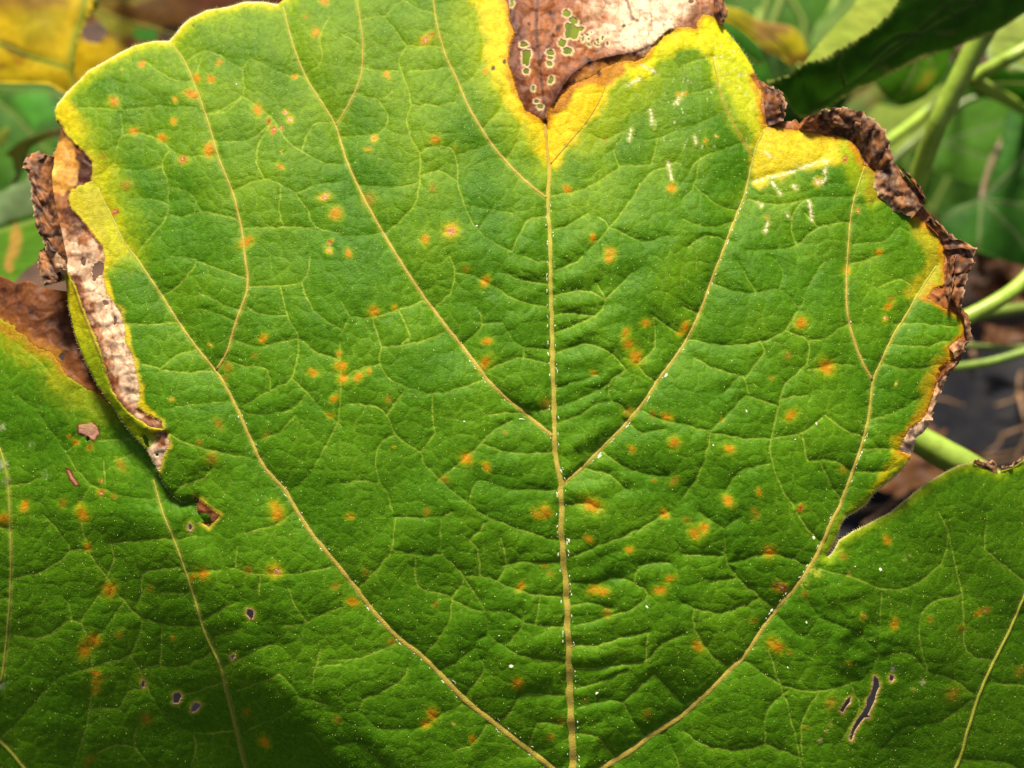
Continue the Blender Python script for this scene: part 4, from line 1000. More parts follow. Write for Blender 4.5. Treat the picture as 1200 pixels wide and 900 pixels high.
# curled dry strips standing off the margin
def strip(name, e1, e2, h1, hm, h2, seed, pale=0.15, amp=3.0):
    a = catmull(e1, 2.0); b = catmull(e2, 2.0)
    m = max(len(a), len(b), 24) * 1
    ta = np.linspace(0, 1, m)
    ra = lambda c: np.stack([np.interp(ta, np.linspace(0, 1, len(c)), c[:, q]) for q in (0, 1)], -1)
    a = ra(a); b = ra(b)
    nv = 18; v = np.linspace(0, 1, nv)
    px_ = a[:, None, 0] * (1 - v) + b[:, None, 0] * v; py_ = a[:, None, 1] * (1 - v) + b[:, None, 1] * v
    base = LT.sample(Hmix, a[:, 0], a[:, 1])[:, None]
    hh = base + h1 * (1 - v) ** 2 + 2 * hm * v * (1 - v) * 1.6 + h2 * v ** 2
    w = np.sin(np.pi * np.clip(v, 0.0, 1)) * 0.6 + v * 0.8
    sl_ = np.concatenate([[0], np.cumsum(np.hypot(*np.diff(a, axis=0).T))])[:, None] + 0 * v
    vv = v[None, :] + 0 * sl_
    px_ = px_ + w * 2.4 * fbm(sl_ / 13, vv * 1.2, seed, 2); py_ = py_ + w * 2.4 * fbm(sl_ / 13, vv * 1.2, seed + 7, 2)
    edge_w = vv ** 4
    px_ = px_ + edge_w * (3.0 * perlin(sl_ / 4.5, vv, seed + 5) + 1.2 * perlin(sl_ / 2.1, vv, seed + 8)); py_ = py_ + edge_w * (3.0 * perlin(sl_ / 4.5, vv, seed + 6) + 1.2 * perlin(sl_ / 2.1, vv, seed + 9))
    hh = hh + w * amp * (0.8 * fbm(sl_ / 17, vv * 1.6, seed + 11, 3) + (0.8 + 2.2 * np.clip(perlin(sl_ / 30, vv * 0.7, seed + 15) + 0.3, 0, 1)) * (0.35 - np.abs(fbm(sl_ / 23 + vv * 1.4, vv * 1.6 + sl_ / 60, seed + 13, 3)))) + w * 0.5 * perlin(px_ / 5, py_ / 5, seed + 2)
    P = on_leaf(px_.ravel(), py_.ravel(), hh.ravel())
    nn = fbm(px_ / 15, py_ / 15, seed + 3, 3); n3 = fbm(px_ / 6, py_ / 6, seed + 4, 2)
    c = np.broadcast_to(np.array([0.15, 0.050, 0.016], f32), px_.shape + (3,)).copy()
    c = mixc(c, (0.026, 0.010, 0.008), np.clip(0.55 + 1.4 * nn, 0, 1) * 0.92)
    c = mixc(c, (0.30, 0.11, 0.025), np.clip(-nn - 0.1, 0, 1))
    c = mixc(c, (0.60, 0.36, 0.19), np.clip((pale + 0.8 * n3 - 0.1) * (0.25 + 0.7 * pale) + 0.55 * vv ** 14, 0, 1))  # pale mottling, plus a painted highlight along the free edge
    i = (np.arange(m - 1)[:, None] * nv + np.arange(nv - 1)[None, :]).ravel()
    F = np.stack([i, i + 1, i + nv + 1, i + nv], -1)
    host = blade if e1[0][1] > 530 else dp_top if (e1[0][1] < 40) else dm_left if e1[0][0] < 300 else dm_right
    return mesh_obj(name, P, F, M_DEAD, host, c.reshape(-1, 3))


strip('curled_strip', [(889, 95), (894, 112), (896, 130), (899, 148)], [(900, 100), (914, 106), (921, 122), (919, 141)], 0, 5, 9, 201)
strip('curled_strip', [(906, 112), (910, 122), (912, 130)], [(914, 105), (919, 116), (922, 129)], 2, 9, 13, 207, 0.35)
strip('curled_strip', [(936, 152), (960, 155), (985, 160), (1002, 168)], [(950, 135), (966, 130), (985, 127), (1012, 131)], 0, 9, 18, 202)
strip('curled_strip', [(965, 150), (985, 152), (1008, 165)], [(967, 128), (988, 127), (1014, 132)], 6, 14, 8, 212, 0.4)
strip('curled_strip', [(1003, 170), (1016, 192), (1032, 206)], [(1012, 132), (1036, 152), (1047, 184)], 0, 12, 20, 203, 0.25)
strip('curled_strip', [(1008, 150), (1022, 168), (1036, 188)], [(1018, 136), (1036, 153), (1045, 178)], 8, 14, 8, 213, 0.45)
strip('curled_strip', [(1046, 188), (1060, 205), (1074, 222), (1085, 238)], [(1026, 200), (1024, 218), (1040, 240), (1068, 256)], 3, 10, 4, 204, 0.38, 1.6)
strip('curled_strip', [(1052, 192), (1066, 210), (1080, 232)], [(1062, 202), (1076, 216), (1088, 240)], 8, 12, 2, 214, 0.1)
strip('curled_strip', [(1084, 260), (1100, 276), (1106, 292)], [(1092, 254), (1116, 275), (1145, 292)], 1, 9, 10, 205, 0.25)
strip('curled_strip', [(1108, 292), (1110, 312), (1106, 340), (1118, 360)], [(1144, 292), (1139, 312), (1132, 332), (1126, 362)], 1, 10, 8, 206, 0.15)
strip('curled_strip', [(1112, 302), (1113, 330), (1110, 355)], [(1122, 300), (1118, 330), (1114, 358)], 6, 14, 5, 216, 0.25)
strip('curled_strip', [(1122, 364), (1128, 376), (1130, 392)], [(1128, 362), (1137, 378), (1137, 400)], 1, 7, 5, 208, 0.25, 1.5)
strip('curled_strip', [(1112, 407), (1120, 400), (1132, 399)], [(1119, 420), (1128, 413), (1137, 402)], 2, 9, 6, 209, 0.5, 1.5)
strip('curled_strip', [(1118, 420), (1106, 436), (1098, 450)], [(1124, 426), (1113, 438), (1106, 452)], 1, 5, 4, 210, 0.35, 1.2)
strip('curled_strip', [(1098, 448), (1090, 474), (1083, 492)], [(1107, 450), (1098, 470), (1091, 492)], 1, 4, 2, 211, 0.85, 1.0)
strip('curled_strip', [(64, 184), (60, 205), (64, 235), (70, 262), (78, 300)], [(45, 177), (28, 190), (36, 220), (41, 255), (53, 292)], 3, 12, 10, 221, 0.2)
strip('curled_strip', [(40, 262), (50, 280), (58, 300), (66, 320)], [(62, 250), (68, 270), (72, 290), (80, 316)], 8, 18, 6, 222, 0.75, 2.0)
strip('curled_strip', [(52, 290), (60, 305), (76, 326)], [(44, 300), (47, 318), (54, 336)], 2, 8, 4, 223, 0.3)
strip('curled_strip', [(1140, 543), (1152, 548), (1170, 555)], [(1142, 539), (1155, 541), (1164, 540)], 1, 3, 4, 224, 0.5, 1.0)
strip('curled_strip', [(1172, 552), (1186, 548), (1198, 540)], [(1174, 546), (1186, 544), (1200, 532)], 1, 3, 5, 225, 0.8, 1.0)
strip('curled_strip', [(842, 28), (836, 12), (838, -8)], [(848, 28), (852, 12), (846, -12)], 2, 8, 4, 226, 0.15, 1.5)


# ------------------------------------------------------------------ background leaves: curved sheets at their own distance
def sheet_leaf(name, label, outline, t0, gx=0.0, gy=0.0, curve=0.0, colour=(0.04, 0.14, 0.008), colour2=None, margin=None, mw=10, veins=(), vcol=(0.14, 0.20, 0.03), patches=(), holes=(), group=None, rough_amp=1.0,
               base=None, parent=None, sp=4.0, vw=2.0, fold=None, serr=0.0, part='blade', seed=0, mat=None, vr=1.6):
    xs = [p[0] for p in outline]; ys = [p[1] for p in outline]
    lt = Lattice(min(xs) - 6, min(ys) - 6, max(xs) + 6, max(ys) + 6, sp)
    x, y = lt.X, lt.Y
    cx, cy = np.mean(xs), np.mean(ys)
    poly = [tuple(q) for q in catmull(list(outline) + [outline[0]], 4.0)[:-1]]
    if serr:
        pa = np.array(poly); tg = np.gradient(pa, axis=0); tg /= np.linalg.norm(tg, axis=1)[:, None] + 1e-9
        k = np.arange(len(pa)); off = serr * ((k % 4 == 0) * 1.0) * (k < 48)
        poly = [tuple(q) for q in pa + np.stack([tg[:, 1], -tg[:, 0]], -1) * off[:, None]]
    de = lt.line_dist([poly], 40, closed=True)
    dv = lt.line_dist([catmull(v, 5) for v in veins], 40) if len(veins) else np.full(x.shape, 40, f32)
    rise = 3.0 * rough_amp * (1 - np.exp(-dv / 9)) + rough_amp * 3 * fbm(x / 45, y / 45, 60 + seed, 2) - 4 * np.exp(-de / 7) * rough_amp

    def depth(px_, py_):
        t = t0 + gx * (px_ - cx) + gy * (py_ - cy) + curve * (((px_ - cx) / 100) ** 2 + ((py_ - cy) / 100) ** 2)
        if fold is not None:
            a, b, k = fold
            nrm_ = np.array([-(b[1] - a[1]), b[0] - a[0]], float); nrm_ /= np.linalg.norm(nrm_)
            s_ = (px_ - a[0]) * nrm_[0] + (py_ - a[1]) * nrm_[1]
            t = t + k * np.clip(s_, 0, None)
        return t
    T = depth(x, y) - rise * PX * 1.2
    warm = np.array([1.45, 1.0, 0.5]) if colour[1] > colour[0] * 1.2 else np.ones(3)
    colour2 = np.array(colour2 if colour2 is not None else np.array(colour) * 1.5) * warm; colour = np.array(colour) * warm
    c = np.broadcast_to(np.array(colour, f32), x.shape + (3,)).copy()
    nn = fbm(x / 40, y / 40, 80 + seed, 3)
    c = mixc(c, colour2.astype(f32), np.clip(0.4 + nn, 0, 1) * 0.6)
    c = mixc(c, vcol, 0.8 * sstep(vw + 1.5, vw * 0.4, dv))
    if margin is not None:
        c = mixc(c, margin, 0.9 * sstep(mw, mw * 0.25, de + 3 * nn))
    for pts, r, pc, w in patches:
        s_ = lt.signed(pts, 40, x + 4 * nn, y + 4 * nn)
        c = mixc(c, pc, w * sstep(r, -r * 0.4, s_))
    I = np.arange(lt.nx * lt.ny).reshape(lt.ny, lt.nx)
    xc = x[:-1, :-1] + sp / 2; yc = y[:-1, :-1] + sp / 2
    m = inside(xc, yc, poly)
    for hp in holes:
        m &= ~inside(xc, yc, hp)
    F = quads(I)[m]
    # pull rim points onto the outline
    px_, py_ = x.ravel().astype(float).copy(), y.ravel().astype(float).copy()
    e = np.sort(np.concatenate([F[:, [0, 1]], F[:, [1, 2]], F[:, [2, 3]], F[:, [3, 0]]]), axis=1)
    u, cnt = np.unique(e[:, 0].astype(np.int64) * 10 ** 7 + e[:, 1], return_counts=True)
    be = u[cnt == 1]; b = np.unique(np.concatenate([be // 10 ** 7, be % 10 ** 7]))
    bx, by = px_[b].copy(), py_[b].copy(); best = np.full(len(b), 1e9)
    for pl in [poly] + list(holes):
        for k in range(len(pl)):
            a, q = pl[k], pl[(k + 1) % len(pl)]
            dx, dy = q[0] - a[0], q[1] - a[1]; L = dx * dx + dy * dy + 1e-9
            tt = np.clip(((px_[b] - a[0]) * dx + (py_[b] - a[1]) * dy) / L, 0, 1)
            qx, qy = a[0] + tt * dx, a[1] + tt * dy; d = np.hypot(px_[b] - qx, py_[b] - qy)
            w = d < best; best[w] = d[w]; bx[w] = qx[w]; by[w] = qy[w]
    px_[b], py_[b] = bx, by
    P = at(px_, py_, T.ravel())
    used, inv = np.unique(F, return_inverse=True)
    if parent is None:
        bp = base if base is not None else outline[0]
        loc = at([bp[0]], [bp[1]], [float(depth(np.array(bp[0], float), np.array(bp[1], float)))])[0]
        parent = thing(name, label, 'leaf', tuple(loc), group)
    # thickness: a second skin just behind, joined at the rim
    V = P[used]; f = inv.reshape(F.shape); C = c.reshape(-1, 3)[used]
    rimv = np.searchsorted(used, b)
    pos = -np.ones(len(used), int); pos[rimv] = np.arange(len(rimv))
    ray = rays(bx, by)
    V2 = V[rimv] + ray * 0.0005
    ed = np.stack([be // 10 ** 7, be % 10 ** 7], -1); ed = np.searchsorted(used, ed)
    f2 = np.stack([ed[:, 0], ed[:, 1], pos[ed[:, 1]] + len(V), pos[ed[:, 0]] + len(V)], -1)
    mesh_obj(part, np.vstack([V, V2]), np.vstack([f, f2]), mat or M_BACK, parent, np.vstack([C, C[rimv]]))
    for v in veins:
        cv = catmull(v, 5)
        ins = inside(cv[:, 0], cv[:, 1], poly)
        cv = cv[ins]
        if len(cv) < 3:
            continue
        tt = lt.sample(T, cv[:, 0], cv[:, 1])
        mm = tt * TANH / 600
        tube_obj('vein', at(cv[:, 0], cv[:, 1], tt), np.linspace(vr, vr * 0.4, len(cv)) * mm, M_VEIN, parent, 6, np.array(vcol, f32))
    return parent, depth


def stalk(name, label, pts, r, t, colour=(0.20, 0.30, 0.035), group=None, parent=None, cat='stalk', to_ground=None):
    """pts in picture units with distances t; r in the same units"""
    c = catmull([(p[0], p[1]) for p in pts], 8)
    n_ = len(c); tt = np.interp(np.linspace(0, 1, n_), np.linspace(0, 1, len(t)), t)
    rr = np.interp(np.linspace(0, 1, n_), np.linspace(0, 1, len(r)), r) * tt * TANH / 600
    P = at(c[:, 0], c[:, 1], tt)
    if to_ground is not None:
        g_ = np.array([to_ground[0], to_ground[1], 0.0])
        ext = catmull([P[-2], P[-1], P[-1] * 0.45 + g_ * 0.55 + np.array([0, 0, 0.02]), g_], 0.02)[1:]
        P = np.vstack([P, ext]); rr = np.concatenate([rr, np.full(len(ext), rr[-1])])
    cols = np.tile(np.array(colour, f32), (len(P), 1)) * (1 + 0.15 * perlin(np.arange(len(P)) * 0.3, np.zeros(len(P)), 9))[:, None]
    if parent is not None:
        return tube_obj(name, P, rr, M_STALK, parent, 12, cols)
    o = tube_obj(name, P, rr, M_STALK, None, 12, cols, origin=tuple(P[-1]))
    tag(o, label, cat, group)
    return o


YB = (0.46, 0.31, 0.006)
# --- upper left
lf, dp_ = sheet_leaf('squash_leaf', 'yellowed leaf with a green rib and brown flecks beyond the rounded upper left lobe', [(-160, -40), (-60, -95), (60, -100), (112, -70), (110, 0), (104, 20), (94, 42), (88, 70), (87, 92), (96, 112), (72, 108), (55, 99), (0, 97), (-90, 92)],
                     0.60, -0.00006, -0.0001, 0.006, YB, (0.50, 0.36, 0.01), veins=[[(98, -40), (98, 10), (88, 45), (84, 75), (88, 100)], [(-80, 40), (0, 52), (35, 66), (84, 80)]], vcol=(0.24, 0.28, 0.02),
                     patches=[([(-40, -80), (70, -80), (75, 5), (40, 10), (0, 8), (-40, 0)], 16, (0.16, 0.07, 0.015), 0.8), ([(0, 46), (18, 53), (35, 64), (28, 68), (8, 60)], 5, (0.14, 0.06, 0.01), 0.7), ([(0, 74), (10, 76), (4, 80), (-4, 80)], 4, (0.14, 0.05, 0.01), 0.8), ([(18, 70), (28, 72), (20, 76)], 4, (0.3, 0.1, 0.01), 0.7),
                              ([(20, 20), (70, 15), (60, 40), (30, 45)], 14, (0.22, 0.20, 0.01), 0.6)], base=(98, -40), seed=1, vr=1.6, vw=5)
stalk('petiole', '', [(98, -40), (120, -90), (150, -130)], [5, 6, 7], [0.60, 0.64, 0.70], parent=lf, to_ground=(-0.12, 0.75))
lf, dp_ = sheet_leaf('squash_leaf', 'withered yellow and brown leaf with a round hole beyond the upper left lobe', [(84, 55), (105, 20), (106, -50), (160, -110), (330, -110), (400, -20), (360, 70), (250, 100), (150, 110), (100, 118), (86, 96)],
                     0.66, 0.0, -0.00008, 0.005, (0.09, 0.042, 0.008), (0.12, 0.045, 0.010), veins=[[(110, 8), (140, 22), (190, 36), (260, 60)], [(110, 5), (160, 0), (230, -30)], [(140, 22), (138, 55), (140, 90)]], vcol=(0.20, 0.16, 0.02),
                     patches=[([(84, 50), (130, 48), (145, 60), (150, 90), (90, 110)], 10, YB, 0.95), ([(108, 5), (130, 18), (160, 30), (145, 42), (128, 36), (112, 14)], 7, (0.20, 0.20, 0.015), 0.9), ([(155, 33), (180, 30), (182, 46), (160, 46)], 5, (0.02, 0.15, 0.008), 0.9), ([(190, 30), (215, 30), (205, 50), (188, 46)], 4, (0.012, 0.01, 0.006), 0.8),
                              ([(200, -60), (330, -60), (330, 20), (240, 20)], 20, (0.085, 0.022, 0.008), 0.85)], holes=[blob(110, 38, 14, 12, 0.2, 16, 0.15)], base=(110, 5), seed=2, vr=1.4, vw=4)
stalk('petiole', '', [(110, 5), (106, -40), (130, -110)], [5, 6, 7], [0.665, 0.69, 0.74], parent=lf, to_ground=(-0.05, 0.85))
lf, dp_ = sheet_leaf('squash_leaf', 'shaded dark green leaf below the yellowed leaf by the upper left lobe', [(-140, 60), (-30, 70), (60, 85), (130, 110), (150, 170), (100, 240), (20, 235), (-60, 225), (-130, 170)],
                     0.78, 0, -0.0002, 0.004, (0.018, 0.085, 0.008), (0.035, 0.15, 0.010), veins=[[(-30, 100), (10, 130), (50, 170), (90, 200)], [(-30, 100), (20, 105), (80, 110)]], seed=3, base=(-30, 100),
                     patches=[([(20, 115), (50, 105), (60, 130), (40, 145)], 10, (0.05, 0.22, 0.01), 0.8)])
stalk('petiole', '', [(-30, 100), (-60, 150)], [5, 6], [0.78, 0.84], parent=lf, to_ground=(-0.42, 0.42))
lf, dp_ = sheet_leaf('squash_leaf', 'small pale green leaf tip with a brown edge beside the curled dead margin', [(5, 182), (20, 168), (40, 158), (60, 152), (75, 150), (74, 158), (50, 166), (30, 178), (28, 200), (18, 202), (14, 186)], 0.66, 0, 0, 0, (0.16, 0.26, 0.06), (0.22, 0.30, 0.09), seed=4, sp=2.5,
                     patches=[([(55, 150), (78, 148), (74, 175), (60, 180)], 5, (0.22, 0.12, 0.05), 0.6)], veins=[[(28, 190), (40, 165), (70, 153)]])
stalk('petiole', '', [(24, 198), (10, 230), (-10, 260)], [3, 3.5, 4], [0.66, 0.70, 0.76], parent=lf, to_ground=(-0.36, 0.40))
lf, dp_ = sheet_leaf('squash_leaf', 'light green bent leaf with a long brown lesion behind the dead left margin', [(-120, 300), (-60, 250), (0, 224), (22, 213), (42, 206), (70, 230), (80, 280), (52, 300), (28, 318), (8, 335), (-60, 350)],
                     0.60, 0.00005, 0.0, 0.003, (0.030, 0.115, 0.010), (0.045, 0.15, 0.012), veins=[[(-80, 320), (-20, 280), (30, 262), (60, 255)]], fold=((-60, 285), (60, 252), -0.0012), seed=5, sp=2.5,
                     patches=[([(20, 262), (26, 272), (20, 300), (12, 320), (8, 316), (14, 285)], 4, (0.30, 0.15, 0.03), 0.8), ([(-60, 262), (0, 226), (40, 208), (44, 250), (0, 262)], 4, (0.22, 0.30, 0.13), 0.8)])  # large pale patch is the gloss of the bent side, painted on
stalk('petiole', '', [(-80, 320), (-110, 380)], [5, 6], [0.60, 0.66], parent=lf, to_ground=(-0.40, 0.25))
lf, dp_ = sheet_leaf('squash_leaf', 'small pale green blade low between the yellowed leaf and the dead margin', [(-10, 160), (4, 150), (12, 152), (6, 166), (-8, 180), (-30, 190)], 0.70, 0, 0, 0, (0.12, 0.22, 0.05), seed=6, sp=2.5)
stalk('petiole', '', [(-20, 180), (-40, 215)], [3, 4], [0.70, 0.75], parent=lf, to_ground=(-0.44, 0.38))

# --- behind the top notch (seen through its holes)
lf, dp_ = sheet_leaf('squash_leaf', 'sunlit grey green leaf seen through the holes of the torn brown notch', [(560, -120), (700, -130), (780, -60), (770, 40), (710, 120), (630, 170), (575, 120), (550, 10)], 0.575, 0, -0.0001, 0.004, (0.13, 0.24, 0.045), (0.17, 0.28, 0.06), seed=7, veins=[[(660, 150), (665, 60), (670, -60)], [(660, 140), (720, 50), (740, -30)], [(660, 140), (600, 60), (590, -30)]], base=(660, 150))
stalk('petiole', '', [(660, 150), (665, 200)], [5, 6], [0.575, 0.62], parent=lf, to_ground=(0.03, 0.45))

# --- upper right
lf, dp_ = sheet_leaf('squash_leaf', 'dark green leaf edge tucked behind the yellow shoulder of the large leaf', [(800, 10), (848, 26), (868, 36), (884, 50), (895, 68), (906, 94), (902, 112), (870, 120), (820, 90)], 0.56, 0.0001, 0.0, 0.004, (0.025, 0.13, 0.022), (0.035, 0.16, 0.03), seed=8, sp=2.5, veins=[[(830, 80), (860, 60), (890, 75)]])
stalk('petiole', '', [(830, 90), (820, 130)], [4, 5], [0.56, 0.62], parent=lf, to_ground=(0.14, 0.5))
lf, dp_ = sheet_leaf('squash_leaf', 'yellow leaf with a tan crest and brown tip between the stalks beyond', [(838, 6), (867, 11), (890, 24), (912, 28), (926, 31), (936, 38), (944, 52), (947, 66), (934, 79), (916, 68), (896, 57), (868, 36), (845, 25)], 0.72, 0.0002, 0, 0.002, (0.42, 0.36, 0.02), (0.50, 0.38, 0.02), seed=9, sp=2.0,
                     patches=[([(880, 22), (915, 28), (932, 36), (915, 48), (890, 45)], 6, (0.42, 0.22, 0.07), 0.85), ([(920, 60), (946, 60), (936, 80), (925, 74)], 5, (0.25, 0.09, 0.02), 0.8), ([(912, 40), (940, 42), (940, 60), (915, 58)], 6, (0.56, 0.46, 0.015), 0.8), ([(896, 54), (916, 62), (910, 70), (890, 58)], 4, (0.22, 0.08, 0.02), 0.6)],
                     veins=[[(934, 76), (915, 50), (870, 20)]], vcol=(0.38, 0.28, 0.03))
stalk('petiole', '', [(936, 76), (945, 100), (960, 150)], [2.5, 3, 3.5], [0.725, 0.74, 0.80], parent=lf, to_ground=(0.25, 0.62))
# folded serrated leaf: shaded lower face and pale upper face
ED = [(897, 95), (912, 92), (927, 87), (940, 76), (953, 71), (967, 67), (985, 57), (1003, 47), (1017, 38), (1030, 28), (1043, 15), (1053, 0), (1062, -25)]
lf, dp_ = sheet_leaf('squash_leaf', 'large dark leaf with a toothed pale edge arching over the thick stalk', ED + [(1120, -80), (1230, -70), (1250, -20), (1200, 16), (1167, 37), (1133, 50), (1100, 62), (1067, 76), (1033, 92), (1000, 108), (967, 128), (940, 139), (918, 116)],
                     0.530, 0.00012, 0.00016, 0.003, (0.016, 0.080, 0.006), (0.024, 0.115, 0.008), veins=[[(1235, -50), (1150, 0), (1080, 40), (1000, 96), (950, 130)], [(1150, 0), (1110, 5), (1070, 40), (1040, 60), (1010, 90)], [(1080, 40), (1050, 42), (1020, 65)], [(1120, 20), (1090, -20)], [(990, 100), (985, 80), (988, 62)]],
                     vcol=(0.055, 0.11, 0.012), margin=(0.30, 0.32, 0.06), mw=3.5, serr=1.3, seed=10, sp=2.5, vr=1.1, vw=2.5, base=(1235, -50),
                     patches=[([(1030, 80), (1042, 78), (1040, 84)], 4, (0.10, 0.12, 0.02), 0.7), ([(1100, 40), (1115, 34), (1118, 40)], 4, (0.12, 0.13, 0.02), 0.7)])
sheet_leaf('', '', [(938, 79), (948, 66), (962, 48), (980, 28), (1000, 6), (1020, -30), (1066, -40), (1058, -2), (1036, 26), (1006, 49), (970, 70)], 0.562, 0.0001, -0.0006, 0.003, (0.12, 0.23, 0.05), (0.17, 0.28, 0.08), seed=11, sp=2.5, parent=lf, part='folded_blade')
stalk('petiole', '', [(1235, -50), (1270, -20), (1300, 60)], [8, 9, 10], [0.56, 0.60, 0.66], parent=lf, to_ground=(0.55, 0.45))
lf, dp_ = sheet_leaf('squash_leaf', 'rounded mid green leaf lobe with a brown rim hanging under the toothed leaf', [(1018, 60), (1060, 50), (1112, 45), (1112, 70), (1106, 88), (1095, 104), (1078, 117), (1058, 124), (1042, 117), (1031, 105), (1024, 92)], 0.63, 0, 0, 0.004, (0.03, 0.135, 0.008), (0.04, 0.17, 0.008), seed=12, sp=2.5,
                     patches=[([(1020, 92), (1030, 100), (1040, 114), (1056, 124), (1044, 124), (1024, 106)], 3, (0.07, 0.03, 0.015), 0.9), ([(1085, 82), (1096, 88), (1084, 104), (1072, 106)], 6, (0.20, 0.19, 0.012), 0.8)], veins=[[(1080, 55), (1070, 85), (1055, 110)], [(1080, 55), (1095, 80)]])
stalk('petiole', '', [(1080, 55), (1090, 20)], [5, 6], [0.63, 0.66], parent=lf, to_ground=(0.33, 0.55))
lf, dp_ = sheet_leaf('squash_leaf', 'pale glossy leaf standing behind the top of the thick stalk', [(1156, 68), (1158, 46), (1170, 30), (1192, 20), (1240, 0), (1290, 20), (1280, 90), (1220, 86), (1185, 78)], 0.66, 0.0001, -0.0003, 0.003, (0.12, 0.23, 0.07), (0.16, 0.27, 0.10), seed=13, sp=3, margin=(0.22, 0.30, 0.10), mw=6, veins=[[(1270, 70), (1210, 50), (1165, 45)]])
stalk('petiole', '', [(1275, 75), (1290, 130)], [5, 6], [0.66, 0.70], parent=lf, to_ground=(0.52, 0.5))
lf, dp_ = sheet_leaf('squash_leaf', 'dark leaf with a pale turned edge below the bent short stalk', [(1128, 88), (1150, 84), (1180, 76), (1200, 80), (1260, 72), (1270, 120), (1210, 122), (1160, 116), (1136, 108)], 0.70, 0, 0.0001, 0.003, (0.016, 0.10, 0.006), (0.025, 0.13, 0.008), seed=14, sp=3, patches=[([(1156, 103), (1164, 102), (1166, 110), (1158, 111)], 3, (0.24, 0.16, 0.04), 0.8), ([(1176, 72), (1200, 76), (1205, 82), (1180, 80)], 3, (0.28, 0.30, 0.10), 0.8)], veins=[[(1260, 100), (1200, 98), (1140, 98)]])
stalk('petiole', '', [(1260, 100), (1280, 150)], [5, 6], [0.70, 0.75], parent=lf, to_ground=(0.54, 0.55))
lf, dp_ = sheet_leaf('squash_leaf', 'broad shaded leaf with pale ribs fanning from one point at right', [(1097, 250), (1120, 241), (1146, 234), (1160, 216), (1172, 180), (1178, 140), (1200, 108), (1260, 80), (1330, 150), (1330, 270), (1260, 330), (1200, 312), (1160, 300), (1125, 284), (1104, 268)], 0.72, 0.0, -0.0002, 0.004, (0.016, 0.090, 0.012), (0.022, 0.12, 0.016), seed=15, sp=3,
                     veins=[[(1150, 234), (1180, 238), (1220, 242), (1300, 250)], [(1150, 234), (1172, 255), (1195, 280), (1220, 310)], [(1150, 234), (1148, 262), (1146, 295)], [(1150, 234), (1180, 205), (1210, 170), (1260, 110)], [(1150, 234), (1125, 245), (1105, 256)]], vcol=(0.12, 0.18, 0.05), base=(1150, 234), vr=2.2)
stalk('petiole', '', [(1150, 234), (1152, 222), (1158, 200), (1166, 180)], [4, 3.5, 3.5, 4], [0.72, 0.74, 0.78, 0.82], colour=(0.14, 0.10, 0.05), parent=lf, to_ground=(0.42, 0.62))
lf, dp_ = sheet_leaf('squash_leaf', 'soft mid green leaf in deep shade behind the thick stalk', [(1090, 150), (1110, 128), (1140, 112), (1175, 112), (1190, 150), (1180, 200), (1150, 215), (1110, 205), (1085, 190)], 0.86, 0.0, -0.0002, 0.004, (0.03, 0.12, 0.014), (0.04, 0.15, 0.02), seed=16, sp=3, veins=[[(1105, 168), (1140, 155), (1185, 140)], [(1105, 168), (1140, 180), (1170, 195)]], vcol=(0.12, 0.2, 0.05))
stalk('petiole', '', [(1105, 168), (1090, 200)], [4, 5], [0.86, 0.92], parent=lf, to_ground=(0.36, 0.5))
lf, dp_ = sheet_leaf('squash_leaf', 'light green leaf low beside the slim slanting stalk', [(1018, 170), (1014, 138), (1030, 122), (1058, 126), (1090, 108), (1108, 100), (1112, 125), (1090, 150), (1060, 180)], 0.82, 0.0, -0.0003, 0.003, (0.10, 0.20, 0.045), (0.13, 0.25, 0.06), seed=17, sp=3, veins=[[(1030, 165), (1060, 142), (1105, 112)]])
stalk('petiole', '', [(1030, 165), (1010, 190)], [4, 5], [0.82, 0.88], parent=lf, to_ground=(0.3, 0.5))
lf, dp_ = sheet_leaf('squash_leaf', 'grey green leaf far back above the toothed leaf edge', [(945, 60), (955, 30), (975, 10), (1010, -20), (1030, -10), (1000, 30), (975, 60)], 0.80, 0.0, -0.0003, 0.003, (0.05, 0.15, 0.04), (0.08, 0.19, 0.06), seed=18, sp=3, veins=[[(955, 55), (980, 20), (1015, -12)]])
stalk('petiole', '', [(955, 55), (950, 90)], [4, 5], [0.80, 0.86], parent=lf, to_ground=(0.27, 0.58))
lf, dp_ = sheet_leaf('squash_leaf', 'shaded green leaf far back among the upright stalks', [(845, -40), (960, -60), (980, 0), (940, 35), (890, 30), (850, 10)], 0.95, 0.0, -0.0003, 0.003, (0.025, 0.11, 0.012), (0.04, 0.14, 0.02), seed=19, sp=3, veins=[[(860, 0), (910, -10), (960, -20)]])
stalk('petiole', '', [(865, 0), (870, 40)], [4, 5], [0.95, 1.0], parent=lf, to_ground=(0.25, 0.85))
lf, dp_ = sheet_leaf('squash_leaf', 'small green leaf in shade between the toothed leaf and the crumpled edge', [(1000, 110), (1030, 96), (1034, 118), (1020, 132), (1000, 140), (985, 135)], 0.90, 0.0, -0.0003, 0.003, (0.03, 0.10, 0.015), (0.10, 0.06, 0.03), seed=20, sp=3, veins=[[(990, 132), (1015, 112), (1030, 102)]])
stalk('petiole', '', [(990, 134), (980, 160)], [4, 5], [0.90, 0.95], parent=lf, to_ground=(0.28, 0.52))

